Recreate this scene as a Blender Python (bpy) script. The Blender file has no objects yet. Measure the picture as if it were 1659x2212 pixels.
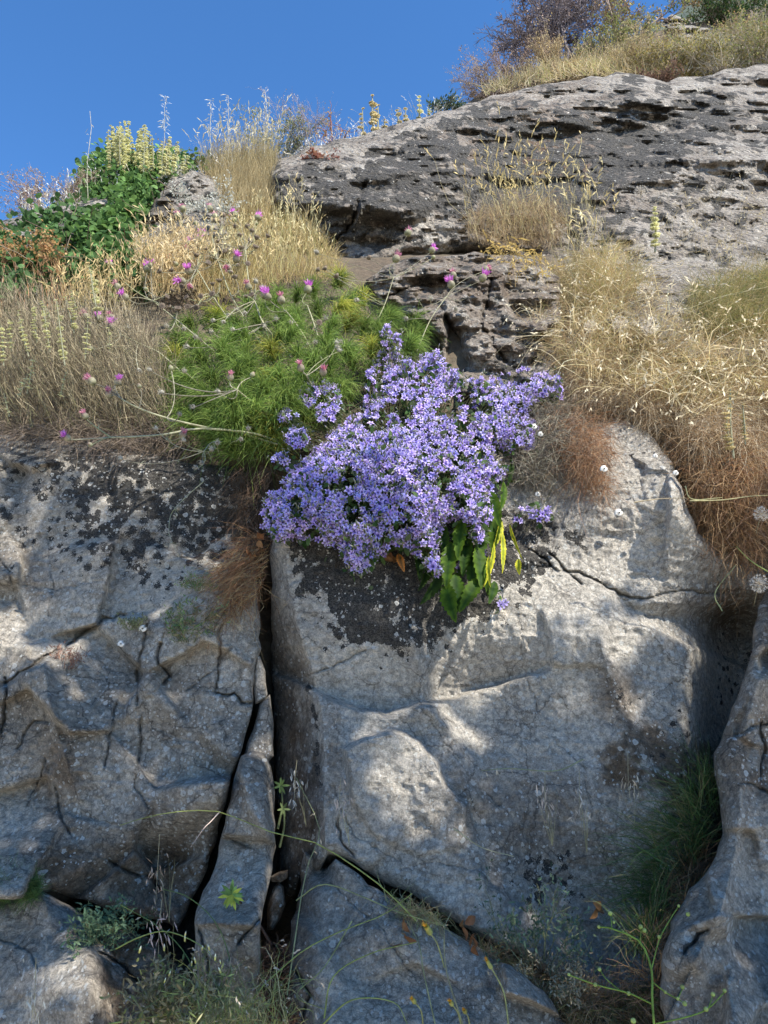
import bpy, math, random
import numpy as np
from mathutils import Vector, Matrix
random.seed(7); RS = np.random.RandomState(7)
SC = bpy.context.scene
COL = SC.collection
# ------------------------------------------------------------------ camera frame (plan coordinates: 1659 x 2212)
F = 1671.0; CX, CY = 829.5, 1106.0
TH = math.radians(12.0); ct, st = math.cos(TH), math.sin(TH)
CAM = np.array([0.0, 0.0, 1.5])
SUN = np.array([0.47, -0.40, 0.79]); SUN = SUN/np.linalg.norm(SUN)
BT = np.array([[-80, 11.5], [-20, 10], [50, 8.5], [150, 6.8], [250, 5.6], [350, 4.7], [450, 4.1], [550, 3.6], [650, 3.2], [750, 2.9], [850, 2.68],
               [940, 2.52], [1000, 2.42], [1100, 2.32], [1300, 2.2], [1600, 2.08], [1900, 1.95], [2212, 1.75], [2400, 1.68], [5000, 1.68]])
def base(x, y):
    x = np.asarray(x, float); y = np.asarray(y, float)
    b = np.interp(y, BT[:, 0], BT[:, 1])
    w = np.clip((x-1150)/300, 0, 1)*np.clip((y-450)/150, 0, 1)*np.clip((1250-y)/200, 0, 1)
    return b - 0.16*w
def at(x, y, Y):
    u = (np.asarray(x, float)-CX)/F; v = (CY-np.asarray(y, float))/F
    Y = np.asarray(Y, float)
    dy = ct - v*st; dz = st + v*ct
    k = Y/dy
    return np.stack(np.broadcast_arrays(u*k, Y, CAM[2]+dz*k), -1)
def on(x, y, off=0.0):
    return at(x, y, base(x, y)+off)
def px(n, Y): return n*Y/F*1.0
# ------------------------------------------------------------------ noise
def _h(ix, iy, iz, s):
    n = (ix.astype(np.int64)*374761393 + iy.astype(np.int64)*668265263 + iz.astype(np.int64)*2147483647 + s*1274126177) & 0xffffffff
    n = ((n ^ (n >> 13))*1274126177) & 0xffffffff
    n = ((n ^ (n >> 16))*2246822519) & 0xffffffff
    return ((n ^ (n >> 15)) & 0xffffff)/float(0xffffff)
def vnoise(p, s=0):
    i = np.floor(p).astype(np.int64); f = p-i; f = f*f*f*(f*(f*6-15)+10)
    r = 0
    for a in (0, 1):
        for b in (0, 1):
            for c in (0, 1):
                w = (f[..., 0] if a else 1-f[..., 0])*(f[..., 1] if b else 1-f[..., 1])*(f[..., 2] if c else 1-f[..., 2])
                r = r + w*_h(i[..., 0]+a, i[..., 1]+b, i[..., 2]+c, s)
    return r*2-1
def fbm(p, sc, o=4, s=0, g=.5):
    r = 0; a = 1; t = 0
    for k in range(o):
        r = r + a*vnoise(p*sc*(2.03**k)+k*17.3, s+k); t += a; a *= g
    return r/t
def ridged(p, sc, o=4, s=0):
    r = 0; a = 1; t = 0
    for k in range(o):
        r = r + a*(1-np.abs(vnoise(p*sc*(2.1**k)+k*9.1, s+k))*2); t += a; a *= .5
    return r/t
def sstep(a, b, x):
    t = np.clip((x-a)/(b-a), 0, 1); return t*t*(3-2*t)
# ------------------------------------------------------------------ polygons in plan coordinates
def seg_near(X, Y, pts, closed=True):
    pts = np.asarray(pts, float); n = len(pts)
    best = np.full(X.shape, 1e18); bx = np.zeros_like(X); by = np.zeros_like(X); sg = np.zeros_like(X)
    for i in range(n if closed else n-1):
        a = pts[i]; b = pts[(i+1) % n]; d = b-a; L = d@d+1e-9
        t = np.clip(((X-a[0])*d[0]+(Y-a[1])*d[1])/L, 0, 1)
        qx = a[0]+t*d[0]; qy = a[1]+t*d[1]
        dd = (X-qx)**2+(Y-qy)**2
        m = dd < best
        best = np.where(m, dd, best); bx = np.where(m, qx, bx); by = np.where(m, qy, by)
        sg = np.where(m, d[0]*(Y-a[1])-d[1]*(X-a[0]), sg)
    return np.sqrt(best), bx, by, sg
def inside(X, Y, pts):
    c = np.zeros(X.shape, bool); n = len(pts)
    for i in range(n):
        x1, y1 = pts[i]; x2, y2 = pts[(i+1) % n]
        if y1 == y2: continue
        m = ((y1 > Y) != (y2 > Y)) & (X < (x2-x1)*(Y-y1)/(y2-y1)+x1)
        c ^= m
    return c
def sd(X, Y, pts):
    d, _, _, _ = seg_near(X, Y, pts); return np.where(inside(X, Y, pts), d, -d)
def soft(X, Y, pts, f): return sstep(-f, f, sd(X, Y, pts))
def line(X, Y, pts, w):
    d, _, _, _ = seg_near(X, Y, pts, False); return np.clip(1-d/w, 0, 1)
def wob(pts, amp=5, sub=18, seed=1, closed=True):
    pts = np.asarray(pts, float); out = []; n = len(pts); r = np.random.RandomState(abs(int(seed)))
    for i in range(n if closed else n-1):
        a, b = pts[i], pts[(i+1) % n]; L = np.hypot(*(b-a)); k = max(1, int(L/sub)); nn = np.array([-(b-a)[1], (b-a)[0]])/(L+1e-6)
        for j in range(k):
            t = j/k; out.append(a+(b-a)*t+nn*(r.uniform(-amp, amp) if (j or 1) else 0))
    if not closed: out.append(pts[-1])
    return np.array(out)
def sample(poly, n, rs=RS):
    p = np.asarray(poly, float); lo, hi = p.min(0), p.max(0); out = []
    while sum(map(len, out)) < n:
        q = rs.uniform(lo, hi, (n*3, 2)); out.append(q[inside(q[:, 0], q[:, 1], poly)])
    return np.concatenate(out)[:n]
# ------------------------------------------------------------------ mesh building
class MB:
    def __init__(s): s.V = []; s.Q = []; s.T = []; s.C = []; s.n = 0
    def add(s, V, Q=None, T=None, c=(.5, .5, .5)):
        V = np.asarray(V, float).reshape(-1, 3); c = np.asarray(c, float)
        if c.ndim == 1: c = np.tile(c, (len(V), 1))
        s.V.append(V); s.C.append(c.reshape(-1, 3))
        if Q is not None and len(Q): s.Q.append(np.asarray(Q).reshape(-1, 4)+s.n)
        if T is not None and len(T): s.T.append(np.asarray(T).reshape(-1, 3)+s.n)
        s.n += len(V)
    def mesh(s, name, mat, origin, smooth=False, extra=None):
        V = np.concatenate(s.V)-np.asarray(origin); C = np.concatenate(s.C)
        Q = np.concatenate(s.Q) if s.Q else np.zeros((0, 4), int); T = np.concatenate(s.T) if s.T else np.zeros((0, 3), int)
        me = bpy.data.meshes.new(name); me.vertices.add(len(V)); me.vertices.foreach_set('co', V.astype(np.float32).ravel())
        nl = len(Q)*4+len(T)*3; me.loops.add(nl); me.loops.foreach_set('vertex_index', np.concatenate([Q.ravel(), T.ravel()]).astype(np.int32))
        me.polygons.add(len(Q)+len(T))
        ls = np.concatenate([np.arange(len(Q))*4, len(Q)*4+np.arange(len(T))*3]); me.polygons.foreach_set('loop_start', ls.astype(np.int32))
        me.update(calc_edges=True)
        a = me.color_attributes.new('Col', 'FLOAT_COLOR', 'POINT')
        a.data.foreach_set('color', np.concatenate([C, np.ones((len(C), 1))], 1).astype(np.float32).ravel())
        if extra is not None:
            b = me.color_attributes.new('Mask', 'FLOAT_COLOR', 'POINT'); b.data.foreach_set('color', extra.astype(np.float32).ravel())
        if smooth: me.polygons.foreach_set('use_smooth', np.ones(len(me.polygons), bool))
        me.materials.append(mat); return me
    def build(s, name, mat, parent=None, origin=None, smooth=False, extra=None):
        V = np.concatenate(s.V)
        if parent is not None:
            o0 = np.array(world_loc(parent))
        else:
            o0 = np.array([V[:, 0].mean(), V[:, 1].mean(), V[:, 2].min()]) if origin is None else np.asarray(origin)
        me = s.mesh(name, mat, o0, smooth, extra)
        o = bpy.data.objects.new(name, me); COL.objects.link(o)
        if parent is not None: o.parent = parent
        else: o.location = o0
        return o
def world_loc(o):
    l = Vector(o.location)
    while o.parent: o = o.parent; l += o.location
    return l
def tag(o, label=None, cat=None, group=None, kind=None):
    for k, v in (('label', label), ('category', cat), ('group', group), ('kind', kind)):
        if v: o[k] = v
    return o
def thing(name, loc, label, cat, group=None, kind=None):
    o = bpy.data.objects.new(name, None); COL.objects.link(o); o.location = [float(v) for v in loc]; o.empty_display_size = .05
    return tag(o, label, cat, group, kind)
def nrm(v): return v/(np.linalg.norm(v, axis=-1, keepdims=True)+1e-9)
def rnd(n, k=3): return RS.normal(size=(n, k))
def ribbons(mb, P, w, col, prof=None, side=None):
    P = np.asarray(P, float); N, K, _ = P.shape
    w = np.broadcast_to(np.asarray(w, float), (N,)); d = nrm(P[:, -1]-P[:, 0])
    s = nrm(np.cross(d, rnd(N) if side is None else side))
    t = np.linspace(0, 1, K); prof = (1-t**1.5*.85) if prof is None else np.interp(t, np.linspace(0, 1, len(prof)), prof)
    off = s[:, None, :]*(w[:, None]*prof[None]*.5)[..., None]
    V = np.stack([P-off, P+off], 2).reshape(-1, 3)
    i = (np.arange(N)*K*2)[:, None]+np.arange(K-1)[None]*2
    Q = np.stack([i, i+1, i+3, i+2], -1)
    col = np.asarray(col, float)
    if col.ndim == 1: col = np.tile(col, (N, 1))
    if col.ndim == 2: col = np.repeat(col[:, None], K, 1)
    mb.add(V, Q, None, np.repeat(col[:, :, None], 2, 2).reshape(-1, 3))
def tubes(mb, P, r, col, sides=4):
    P = np.asarray(P, float); N, K, _ = P.shape; r = np.asarray(r, float)
    if r.ndim == 0: r = np.full((N, K), r)
    elif r.ndim == 1: r = r[:, None]*np.linspace(1, .55, K)[None] if len(r) == N and len(r) != K else np.tile(r, (N, 1))
    d = np.zeros_like(P); d[:, 1:-1] = P[:, 2:]-P[:, :-2]; d[:, 0] = P[:, 1]-P[:, 0]; d[:, -1] = P[:, -1]-P[:, -2]; d = nrm(d)
    ref = nrm(np.cross(nrm(P[:, -1]-P[:, 0]+1e-6), np.array([.31, .77, .12])))[:, None, :]
    a = nrm(np.cross(d, ref)); b = np.cross(d, a)
    th = np.arange(sides)*2*math.pi/sides
    V = P[:, :, None]+r[:, :, None, None]*(a[:, :, None]*np.cos(th)[None, None, :, None]+b[:, :, None]*np.sin(th)[None, None, :, None])
    i = (np.arange(N)*K*sides)[:, None, None]+(np.arange(K-1)*sides)[None, :, None]; j = np.arange(sides)[None, None]; j2 = (j+1) % sides
    Q = np.stack([i+j, i+j2, i+j2+sides, i+j+sides], -1)
    col = np.asarray(col, float)
    if col.ndim == 1: col = np.tile(col, (N, 1))
    mb.add(V.reshape(-1, 3), Q.reshape(-1, 4), None, np.repeat(col, K*sides, 0))
def arcs(B, D, L, droop, K=6, wave=0.0, down=(0, 0, -1)):
    """curved paths from B along D, length L, bending down"""
    B = np.asarray(B, float); N = len(B); D = nrm(np.broadcast_to(np.asarray(D, float), (N, 3))); L = np.broadcast_to(np.asarray(L, float), (N,)); droop = np.broadcast_to(np.asarray(droop, float), (N,))
    t = np.linspace(0, 1, K)[None, :, None]
    P = B[:, None]+D[:, None]*L[:, None, None]*t + np.array(down)[None, None]*(droop*L)[:, None, None]*t**2.2
    P[:, :, 2] -= 0
    if wave:
        P = P + np.cumsum(RS.normal(size=P.shape), 1)*wave*L[:, None, None]*np.minimum(t*2, 1)/K
    return P
def leaves(mb, Cn, D, Nn, L, W, col, fold=.25, pts=((0, 0), (.3, .5), (.7, .42), (1, 0))):
    """folded leaves: mid rib + two sides"""
    Cn = np.asarray(Cn, float); N = len(Cn); D = nrm(D); S = nrm(np.cross(D, Nn)); U = np.cross(S, D)
    L = np.broadcast_to(np.asarray(L, float), (N,))[:, None]; W = np.broadcast_to(np.asarray(W, float), (N,))[:, None]
    k = len(pts); rows = []
    for (t, h) in pts:
        m = Cn+D*L*t-U*L*.18*t*t
        if h == 0: rows += [m]
        else: rows += [m-S*W*h+U*W*h*fold, m, m+S*W*h+U*W*h*fold]
    V = np.stack(rows, 1); n = V.shape[1]; T = []; Q = []
    idx = []; c = 0
    for (t, h) in pts:
        if h == 0: idx.append((c, c, c)); c += 1
        else: idx.append((c, c+1, c+2)); c += 3
    for a, b in zip(idx[:-1], idx[1:]):
        for q in (0, 1):
            f = [a[q], a[q+1], b[q+1], b[q]]; u = list(dict.fromkeys(f))
            (Q if len(u) == 4 else T).append(u)
    o = (np.arange(N)*n)[:, None, None]
    col = np.asarray(col, float)
    if col.ndim == 1: col = np.tile(col, (N, 1))
    Qa = (np.array(Q)[None]+o).reshape(-1, 4) if Q else None; Ta = (np.array(T)[None]+o).reshape(-1, 3) if T else None
    mb.add(V.reshape(-1, 3), Qa, Ta, np.repeat(col, n, 0))
def pal(n, cols, jit=.12):
    c = np.array(cols)[RS.randint(0, len(cols), n)]
    return np.clip(c*(1+RS.normal(size=(n, 1))*jit)+0*rnd(n)*jit*.02, .004, .95)
def lathe(mb, prof, n, col, M=None, cols=None):
    """prof: list of (z, r)"""
    th = np.arange(n)*2*math.pi/n; V = np.array([[r*math.cos(t), r*math.sin(t), z] for z, r in prof for t in th]); k = len(prof)
    Q = [[a*n+b, a*n+(b+1) % n, (a+1)*n+(b+1) % n, (a+1)*n+b] for a in range(k-1) for b in range(n)]
    c = np.repeat(np.array(cols), n, 0) if cols is not None else col
    if M is not None: V = V@np.array(M.to_3x3()).T+np.array(M.translation)
    mb.add(V, Q, None, c)
def rot_to(d, spin=0.0):
    q = Vector(d).to_track_quat('Z', 'Y'); return (q.to_matrix() @ Matrix.Rotation(spin, 3, 'Z')).to_4x4()
def place(me, name, loc, d, s, parent, spin=None):
    o = bpy.data.objects.new(name, me); COL.objects.link(o)
    M = Matrix.Translation(Vector([float(v) for v in loc])-world_loc(parent) if parent else Vector(loc)) @ rot_to(d, random.uniform(0, 6.28) if spin is None else spin) @ Matrix.Scale(s, 4)
    if parent: o.parent = parent
    o.matrix_basis = M; return o
# ------------------------------------------------------------------ materials
class NT:
    def __init__(s, name):
        s.m = bpy.data.materials.new(name); s.m.use_nodes = True; s.t = s.m.node_tree; s.t.nodes.clear()
        s.out = s.n('ShaderNodeOutputMaterial')
    def n(s, ty, **k):
        o = s.t.nodes.new(ty)
        for a, b in k.items(): setattr(o, a, b)
        return o
    def l(s, a, b): s.t.links.new(a, b)
    def set(s, sock, v):
        if hasattr(v, 'links'): s.l(v, sock)
        elif isinstance(v, (tuple, list)) and len(v) == 3 and sock.type == 'RGBA': sock.default_value = (*v, 1)
        else: sock.default_value = v
    def noise(s, vec, sc, det=6, rough=.55, dist=0.0):
        o = s.n('ShaderNodeTexNoise'); s.l(vec, o.inputs['Vector']); o.inputs['Scale'].default_value = sc; o.inputs['Detail'].default_value = det
        o.inputs['Roughness'].default_value = rough; o.inputs['Distortion'].default_value = dist; return o
    def vor(s, vec, sc, feat='F1', rnd=1.0):
        o = s.n('ShaderNodeTexVoronoi', feature=feat); s.l(vec, o.inputs['Vector']); o.inputs['Scale'].default_value = sc; o.inputs['Randomness'].default_value = rnd; return o
    def ma(s, op, a, b=0.0, c=None, clamp=False):
        o = s.n('ShaderNodeMath', operation=op); o.use_clamp = clamp; s.set(o.inputs[0], a); s.set(o.inputs[1], b)
        if c is not None: s.set(o.inputs[2], c)
        return o.outputs[0]
    def mr(s, v, a, b, c=0.0, d=1.0, sm=True):
        o = s.n('ShaderNodeMapRange'); o.interpolation_type = 'SMOOTHSTEP' if sm else 'LINEAR'
        s.set(o.inputs['Value'], v); o.inputs[1].default_value = a; o.inputs[2].default_value = b; o.inputs[3].default_value = c; o.inputs[4].default_value = d; return o.outputs[0]
    def mix(s, f, a, b, mode='MIX'):
        o = s.n('ShaderNodeMix', data_type='RGBA', blend_type=mode); s.set(o.inputs[0], f); s.set(o.inputs[6], a); s.set(o.inputs[7], b); return o.outputs[2]
    def vadd(s, a, b, sc):
        o = s.n('ShaderNodeVectorMath', operation='MULTIPLY_ADD'); s.l(b, o.inputs[0]); o.inputs[1].default_value = (sc, sc, sc); s.l(a, o.inputs[2]); return o.outputs[0]
def plant_mat(name, trans=.35, rough=.6, spec=.3, var=.25, nsc=60):
    m = NT(name); a = m.n('ShaderNodeAttribute', attribute_name='Col'); g = m.n('ShaderNodeNewGeometry'); n = m.noise(g.outputs['Position'], nsc, 3)
    c = m.mix(1.0, a.outputs['Color'], m.n('ShaderNodeCombineColor').outputs[0], 'MULTIPLY')
    v = m.mr(n.outputs['Fac'], .3, .7, 1-var, 1+var); cc = m.t.nodes['Combine Color']
    for i in range(3): m.l(v, cc.inputs[i])
    p = m.n('ShaderNodeBsdfPrincipled'); m.l(c, p.inputs['Base Color']); p.inputs['Roughness'].default_value = rough; p.inputs['Specular IOR Level'].default_value = spec
    if trans:
        t = m.n('ShaderNodeBsdfTranslucent'); m.l(c, t.inputs['Color']); x = m.n('ShaderNodeMixShader'); x.inputs[0].default_value = trans
        m.l(p.outputs[0], x.inputs[1]); m.l(t.outputs[0], x.inputs[2]); m.l(x.outputs[0], m.out.inputs[0])
    else: m.l(p.outputs[0], m.out.inputs[0])
    return m.m
def rock_mat(name, c1, c2, cb, dark=(.035, .032, .03), lsc=45, net=1.0, pit=0.0, seed=0.0):
    m = NT(name); g = m.n('ShaderNodeNewGeometry'); mp = m.n('ShaderNodeMapping'); m.l(g.outputs['Position'], mp.inputs[0]); mp.inputs['Location'].default_value = (seed, seed*.7, seed*1.3)
    P = mp.outputs[0]; mk = m.n('ShaderNodeAttribute', attribute_name='Mask'); sp = m.n('ShaderNodeSeparateColor'); m.l(mk.outputs['Color'], sp.inputs[0])
    R, G, B, A = sp.outputs[0], sp.outputs[1], sp.outputs[2], mk.outputs['Alpha']
    n1 = m.noise(P, 3.2, 4, .62); n2 = m.noise(P, 14, 4, .68); n3 = m.noise(P, 70, 3, .7); n4 = m.noise(P, 260, 1.5, .7)
    wp = m.vadd(P, n2.outputs['Color'], .06); fl = m.n('ShaderNodeMapping'); m.l(P, fl.inputs[0]); fl.inputs['Scale'].default_value = (1, .22, 1); wp2 = m.vadd(fl.outputs[0], n3.outputs['Color'], .012)
    col = m.mix(m.mr(n1.outputs['Fac'], .35, .68), c1, c2)
    st = m.ma('MULTIPLY', G, m.mr(n2.outputs['Fac'], .28, .52)); col = m.mix(st, col, cb)
    # vein tint patches, pale calcite streaks
    col = m.mix(m.mr(m.noise(P, 6, 3, .6, .3).outputs['Fac'], .56, .7, 0, .3), col, (c1[0]*1.25, c1[1]*1.2, c1[2]*1.12))
    v = m.mr(n3.outputs['Fac'], .25, .75, .58, 1.38); cc = m.n('ShaderNodeCombineColor')
    for i in range(3): m.l(v, cc.inputs[i])
    col = m.mix(1.0, col, cc.outputs[0], 'MULTIPLY')
    v4 = m.mr(n4.outputs['Fac'], .25, .75, .7, 1.3); c4 = m.n('ShaderNodeCombineColor')
    for i in range(3): m.l(v4, c4.inputs[i])
    col = m.mix(.8, col, c4.outputs[0], 'MULTIPLY')
    # network of fine cracks
    e1 = m.vor(wp, 8, 'DISTANCE_TO_EDGE').outputs['Distance']; e2 = m.vor(wp, 25, 'DISTANCE_TO_EDGE').outputs['Distance']
    k1 = m.ma('MULTIPLY', m.mr(e1, .0, .026, 1, 0), m.mr(n1.outputs['Fac'], .4, .6)); k2 = m.ma('MULTIPLY', m.mr(e2, 0, .06, 1, 0), m.mr(m.noise(P, 5, 2).outputs['Fac'], .42, .6))
    kk = m.ma('MULTIPLY', m.ma('MAXIMUM', k1, m.ma('MULTIPLY', k2, .7)), net, clamp=True)
    kk = m.ma('MAXIMUM', kk, B, clamp=True)
    col = m.mix(m.ma('MULTIPLY', kk, .7), col, (.05, .042, .035))
    # black crust lichen; the mask also paints shade into some rock hollows
    vl = m.vor(wp2, lsc, 'F1'); lich = m.ma('SUBTRACT', m.ma('ADD', m.ma('MULTIPLY', R, 1.1), m.ma('MULTIPLY', m.noise(P, 9, 3, .6).outputs['Fac'], 1.5)), m.ma('ADD', m.ma('MULTIPLY', vl.outputs['Distance'], .95), m.ma('MULTIPLY', m.ma('SUBTRACT', n4.outputs['Fac'], .5), .7)))
    lm = m.mr(lich, .96, 1.02); lm = m.ma('MULTIPLY', lm, m.mr(R, .0, .12))
    dk = m.mix(m.mr(n4.outputs['Fac'], .38, .68), dark, (.13, .12, .10)); dk = m.mix(m.mr(n3.outputs['Fac'], .5, .75), dk, (.19, .17, .14))
    col = m.mix(lm, col, dk)
    # pale round lichens
    def dots(sc, lo, thr):
        w = m.vor(wp2, sc, 'F1'); q = m.n('ShaderNodeSeparateColor'); m.l(w.outputs['Color'], q.inputs[0])
        rr = m.ma('MULTIPLY', q.outputs[0], lo); d = m.ma('SUBTRACT', w.outputs['Distance'], rr)
        return m.ma('MULTIPLY', m.ma('MULTIPLY', m.mr(d, -.04, .02, 1, 0), m.mr(d, -.22, -.08, .7, 1)), m.ma('GREATER_THAN', m.ma('ADD', q.outputs[1], m.ma('MULTIPLY', A, thr)), 1.0))
    dd = m.ma('MAXIMUM', dots(110, .46, .8), dots(48, .40, .38))
    dd = m.ma('MULTIPLY', dd, m.mr(n3.outputs['Fac'], .22, .42))
    col = m.mix(m.ma('MULTIPLY', dd, .95), col, (.72, .70, .63))
    hsum = m.ma('ADD', m.ma('MULTIPLY', m.noise(P, 26, 7, .78).outputs['Fac'], .034), m.ma('MULTIPLY', m.mr(m.vor(P, 9, 'DISTANCE_TO_EDGE').outputs['Distance'], 0, .05), .004))
    if pit:
        hsum = m.ma('ADD', hsum, m.ma('MULTIPLY', m.mr(m.vor(P, 26, 'F1').outputs['Distance'], .15, .55), pit*.02))
    b = m.n('ShaderNodeBump'); b.inputs['Strength'].default_value = 1.0; b.inputs['Distance'].default_value = 1.15; m.l(hsum, b.inputs['Height'])
    p = m.n('ShaderNodeBsdfPrincipled'); m.l(col, p.inputs['Base Color']); p.inputs['Roughness'].default_value = .85; p.inputs['Specular IOR Level'].default_value = .25; m.l(b.outputs[0], p.inputs['Normal'])
    m.l(p.outputs[0], m.out.inputs[0]); return m.m
def soil_mat(name, a, b, sc=30):
    m = NT(name); g = m.n('ShaderNodeNewGeometry'); n = m.noise(g.outputs['Position'], sc, 8, .7); n2 = m.noise(g.outputs['Position'], 4, 5)
    c = m.mix(m.mr(n.outputs['Fac'], .3, .7), a, b); c = m.mix(m.mr(n2.outputs['Fac'], .4, .65, 0, .5), c, (.16, .13, .08))
    bp = m.n('ShaderNodeBump'); bp.inputs['Strength'].default_value = .8; bp.inputs['Distance'].default_value = .03; m.l(n.outputs['Fac'], bp.inputs['Height'])
    p = m.n('ShaderNodeBsdfPrincipled'); m.l(c, p.inputs['Base Color']); p.inputs['Roughness'].default_value = .95; m.l(bp.outputs[0], p.inputs['Normal']); m.l(p.outputs[0], m.out.inputs[0]); return m.m
M_ROCK = rock_mat('limestone_grey', (.60, .535, .435), (.35, .31, .25), (.19, .125, .07), lsc=34, net=1.0)
M_PALE = rock_mat('limestone_pale', (.66, .60, .50), (.46, .415, .345), (.16, .11, .065), lsc=36, net=.9, seed=3.1)
M_WEATH = rock_mat('limestone_weathered', (.50, .465, .40), (.22, .20, .17), (.14, .085, .05), dark=(.035, .032, .03), lsc=11, net=.2, pit=1.0, seed=7.7)
M_SOIL = soil_mat('dry_soil', (.06, .045, .03), (.15, .11, .07))
M_GRASS = plant_mat('dry_grass', .35, .6)
M_LEAF = plant_mat('green_leaf', .38, .6, .15)
M_TWIG = plant_mat('twig_bark', 0, .8, .2)
M_PETAL = plant_mat('petal', .3, .6, .2, .12, 150)
M_SHELL = plant_mat('snail_shell', 0, .5, .4, .1, 200)
STRAW = [(.50, .38, .17), (.58, .47, .24), (.42, .30, .13), (.62, .52, .32)]
RUST = [(.26, .14, .07), (.34, .20, .09), (.20, .12, .07), (.40, .27, .14)]
GREEN = [(.115, .175, .035), (.15, .22, .05), (.075, .125, .028), (.20, .26, .065)]
# ------------------------------------------------------------------ rocks
def axis(lo, hi, step, flo, fhi, coarse):
    a = []; v = lo
    while v < hi:
        a.append(v); v += step if flo <= v <= fhi else coarse
    a.append(hi); return np.array(a, float)
def rock(name, poly, label, cat, mat, step=3.2, off=0.0, er=28, eh=.05, amp=(.03, .012, .004), cracks=(), feat=None, mask=None, seed=1, margin=70, side=.006, wb=4, facets=0, ftilt=.0006, group=None, sub=22, tilt=(0, 0), nearf=None, fwarp=22):
    poly = wob(poly, wb, sub, seed); lo = poly.min(0)-margin; hi = poly.max(0)+margin
    xs = axis(lo[0], hi[0], step, -15, 1680, 22); ys = axis(lo[1], hi[1], step, -15, 2232, 24)
    X, Y = np.meshgrid(xs, ys); d, bx, by, _ = seg_near(X, Y, poly); ins = inside(X, Y, poly)
    XX = np.where(ins, X, bx); YY = np.where(ins, Y, by)
    cx, cy = poly.mean(0); s = np.where(ins, 0, d)
    XX = XX+(cx-XX)*np.minimum(s/margin, 1)*.04; YY = YY+(cy-YY)*np.minimum(s/margin, 1)*.04
    Yb = base(XX, YY)+off+tilt[0]*(XX-cx)+tilt[1]*(YY-cy)
    P0 = at(XX, YY, Yb)
    D = np.zeros_like(Yb); sc = Yb/2.2
    D -= fbm(P0, 2.2, 3, seed)*amp[0]*2*sc + fbm(P0, 9, 4, seed+9)*amp[1]*2*sc + ridged(P0, 32, 4, seed+19)*amp[2]*sc
    if facets:
        r = np.random.RandomState(seed); c = r.uniform(poly.min(0), poly.max(0), (facets, 2)); tl = r.normal(size=(facets, 2))*ftilt; of = r.uniform(0, ftilt*45, facets)
        wx = XX+fbm(P0, 7, 3, seed+5)*fwarp; wy = YY+fbm(P0, 7, 3, seed+6)*fwarp
        dd = np.stack([np.hypot(wx-c[i, 0], wy-c[i, 1]) for i in range(facets)]); dm = dd.min(0); W = np.exp(-(dd-dm)/4); W /= W.sum(0)
        D += sum(W[i]*((wx-c[i, 0])*tl[i, 0]+(wy-c[i, 1])*tl[i, 1]+of[i]) for i in range(facets))*sc
    if feat: D += feat(XX, YY, P0)
    ck = np.zeros_like(D)
    for c in cracks:
        pts, w, dep = c[0], c[1], c[2]
        wl = wob(pts, 4, 12, abs(int(c[0][0][0]))+3, False); dl, _, _, sgl = seg_near(XX, YY, wl, False); vr = .55+1.0*np.clip(.5+fbm(np.stack([XX/22, YY/22, XX*0], -1), 1, 2, 3), 0, 1)
        l = np.clip(1-dl/(w*1.15*vr+1.2), 0, 1)
        D += sstep(0, 1, l)*dep*.8 - np.where(sgl > 0, 1, -.3)*dep*.3*np.exp(-dl/45); ck = np.maximum(ck, sstep(.45, 1, l)*.7)
    t = np.clip(1-d/er, 0, 1); D += np.where(ins, eh*(1-np.sqrt(np.maximum(1-t*t, 0))), eh+s*side)
    rgh = fbm(P0, 14, 3, seed+31)*.02; D += np.where(ins, 0, rgh*np.minimum(s/20, 1))
    V = at(XX, YY, Yb+D)
    mk = np.zeros(X.shape+(4,)); mk[..., 2] = ck
    if mask:
        m = mask(XX, YY); 
        for k, i in (('R', 0), ('G', 1), ('A', 3)):
            if k in m: mk[..., i] = m[k]
        if 'B' in m: mk[..., 2] = np.maximum(ck, m['B'])
    keep = ins | (d < margin)
    ny, nx = X.shape; idx = np.arange(ny*nx).reshape(ny, nx)
    q = np.stack([idx[:-1, :-1], idx[1:, :-1], idx[1:, 1:], idx[:-1, 1:]], -1).reshape(-1, 4)
    q = q[keep.ravel()[q].all(1)]
    used = np.unique(q); re = np.zeros(ny*nx, int); re[used] = np.arange(len(used))
    Vu = V.reshape(-1, 3)[used]; mb = MB(); mb.add(Vu, re[q], None, (.5, .5, .5))
    o = mb.build(name, mat, smooth=True, extra=mk.reshape(-1, 4)[used])
    try: o.data.set_sharp_from_angle(angle=math.radians(50))
    except Exception: pass
    return tag(o, label, cat, group)
def blobs(X, Y, sc, s=0): return fbm(np.stack([X/100, Y/100, X*0+s], -1), sc, 4, s)

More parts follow.
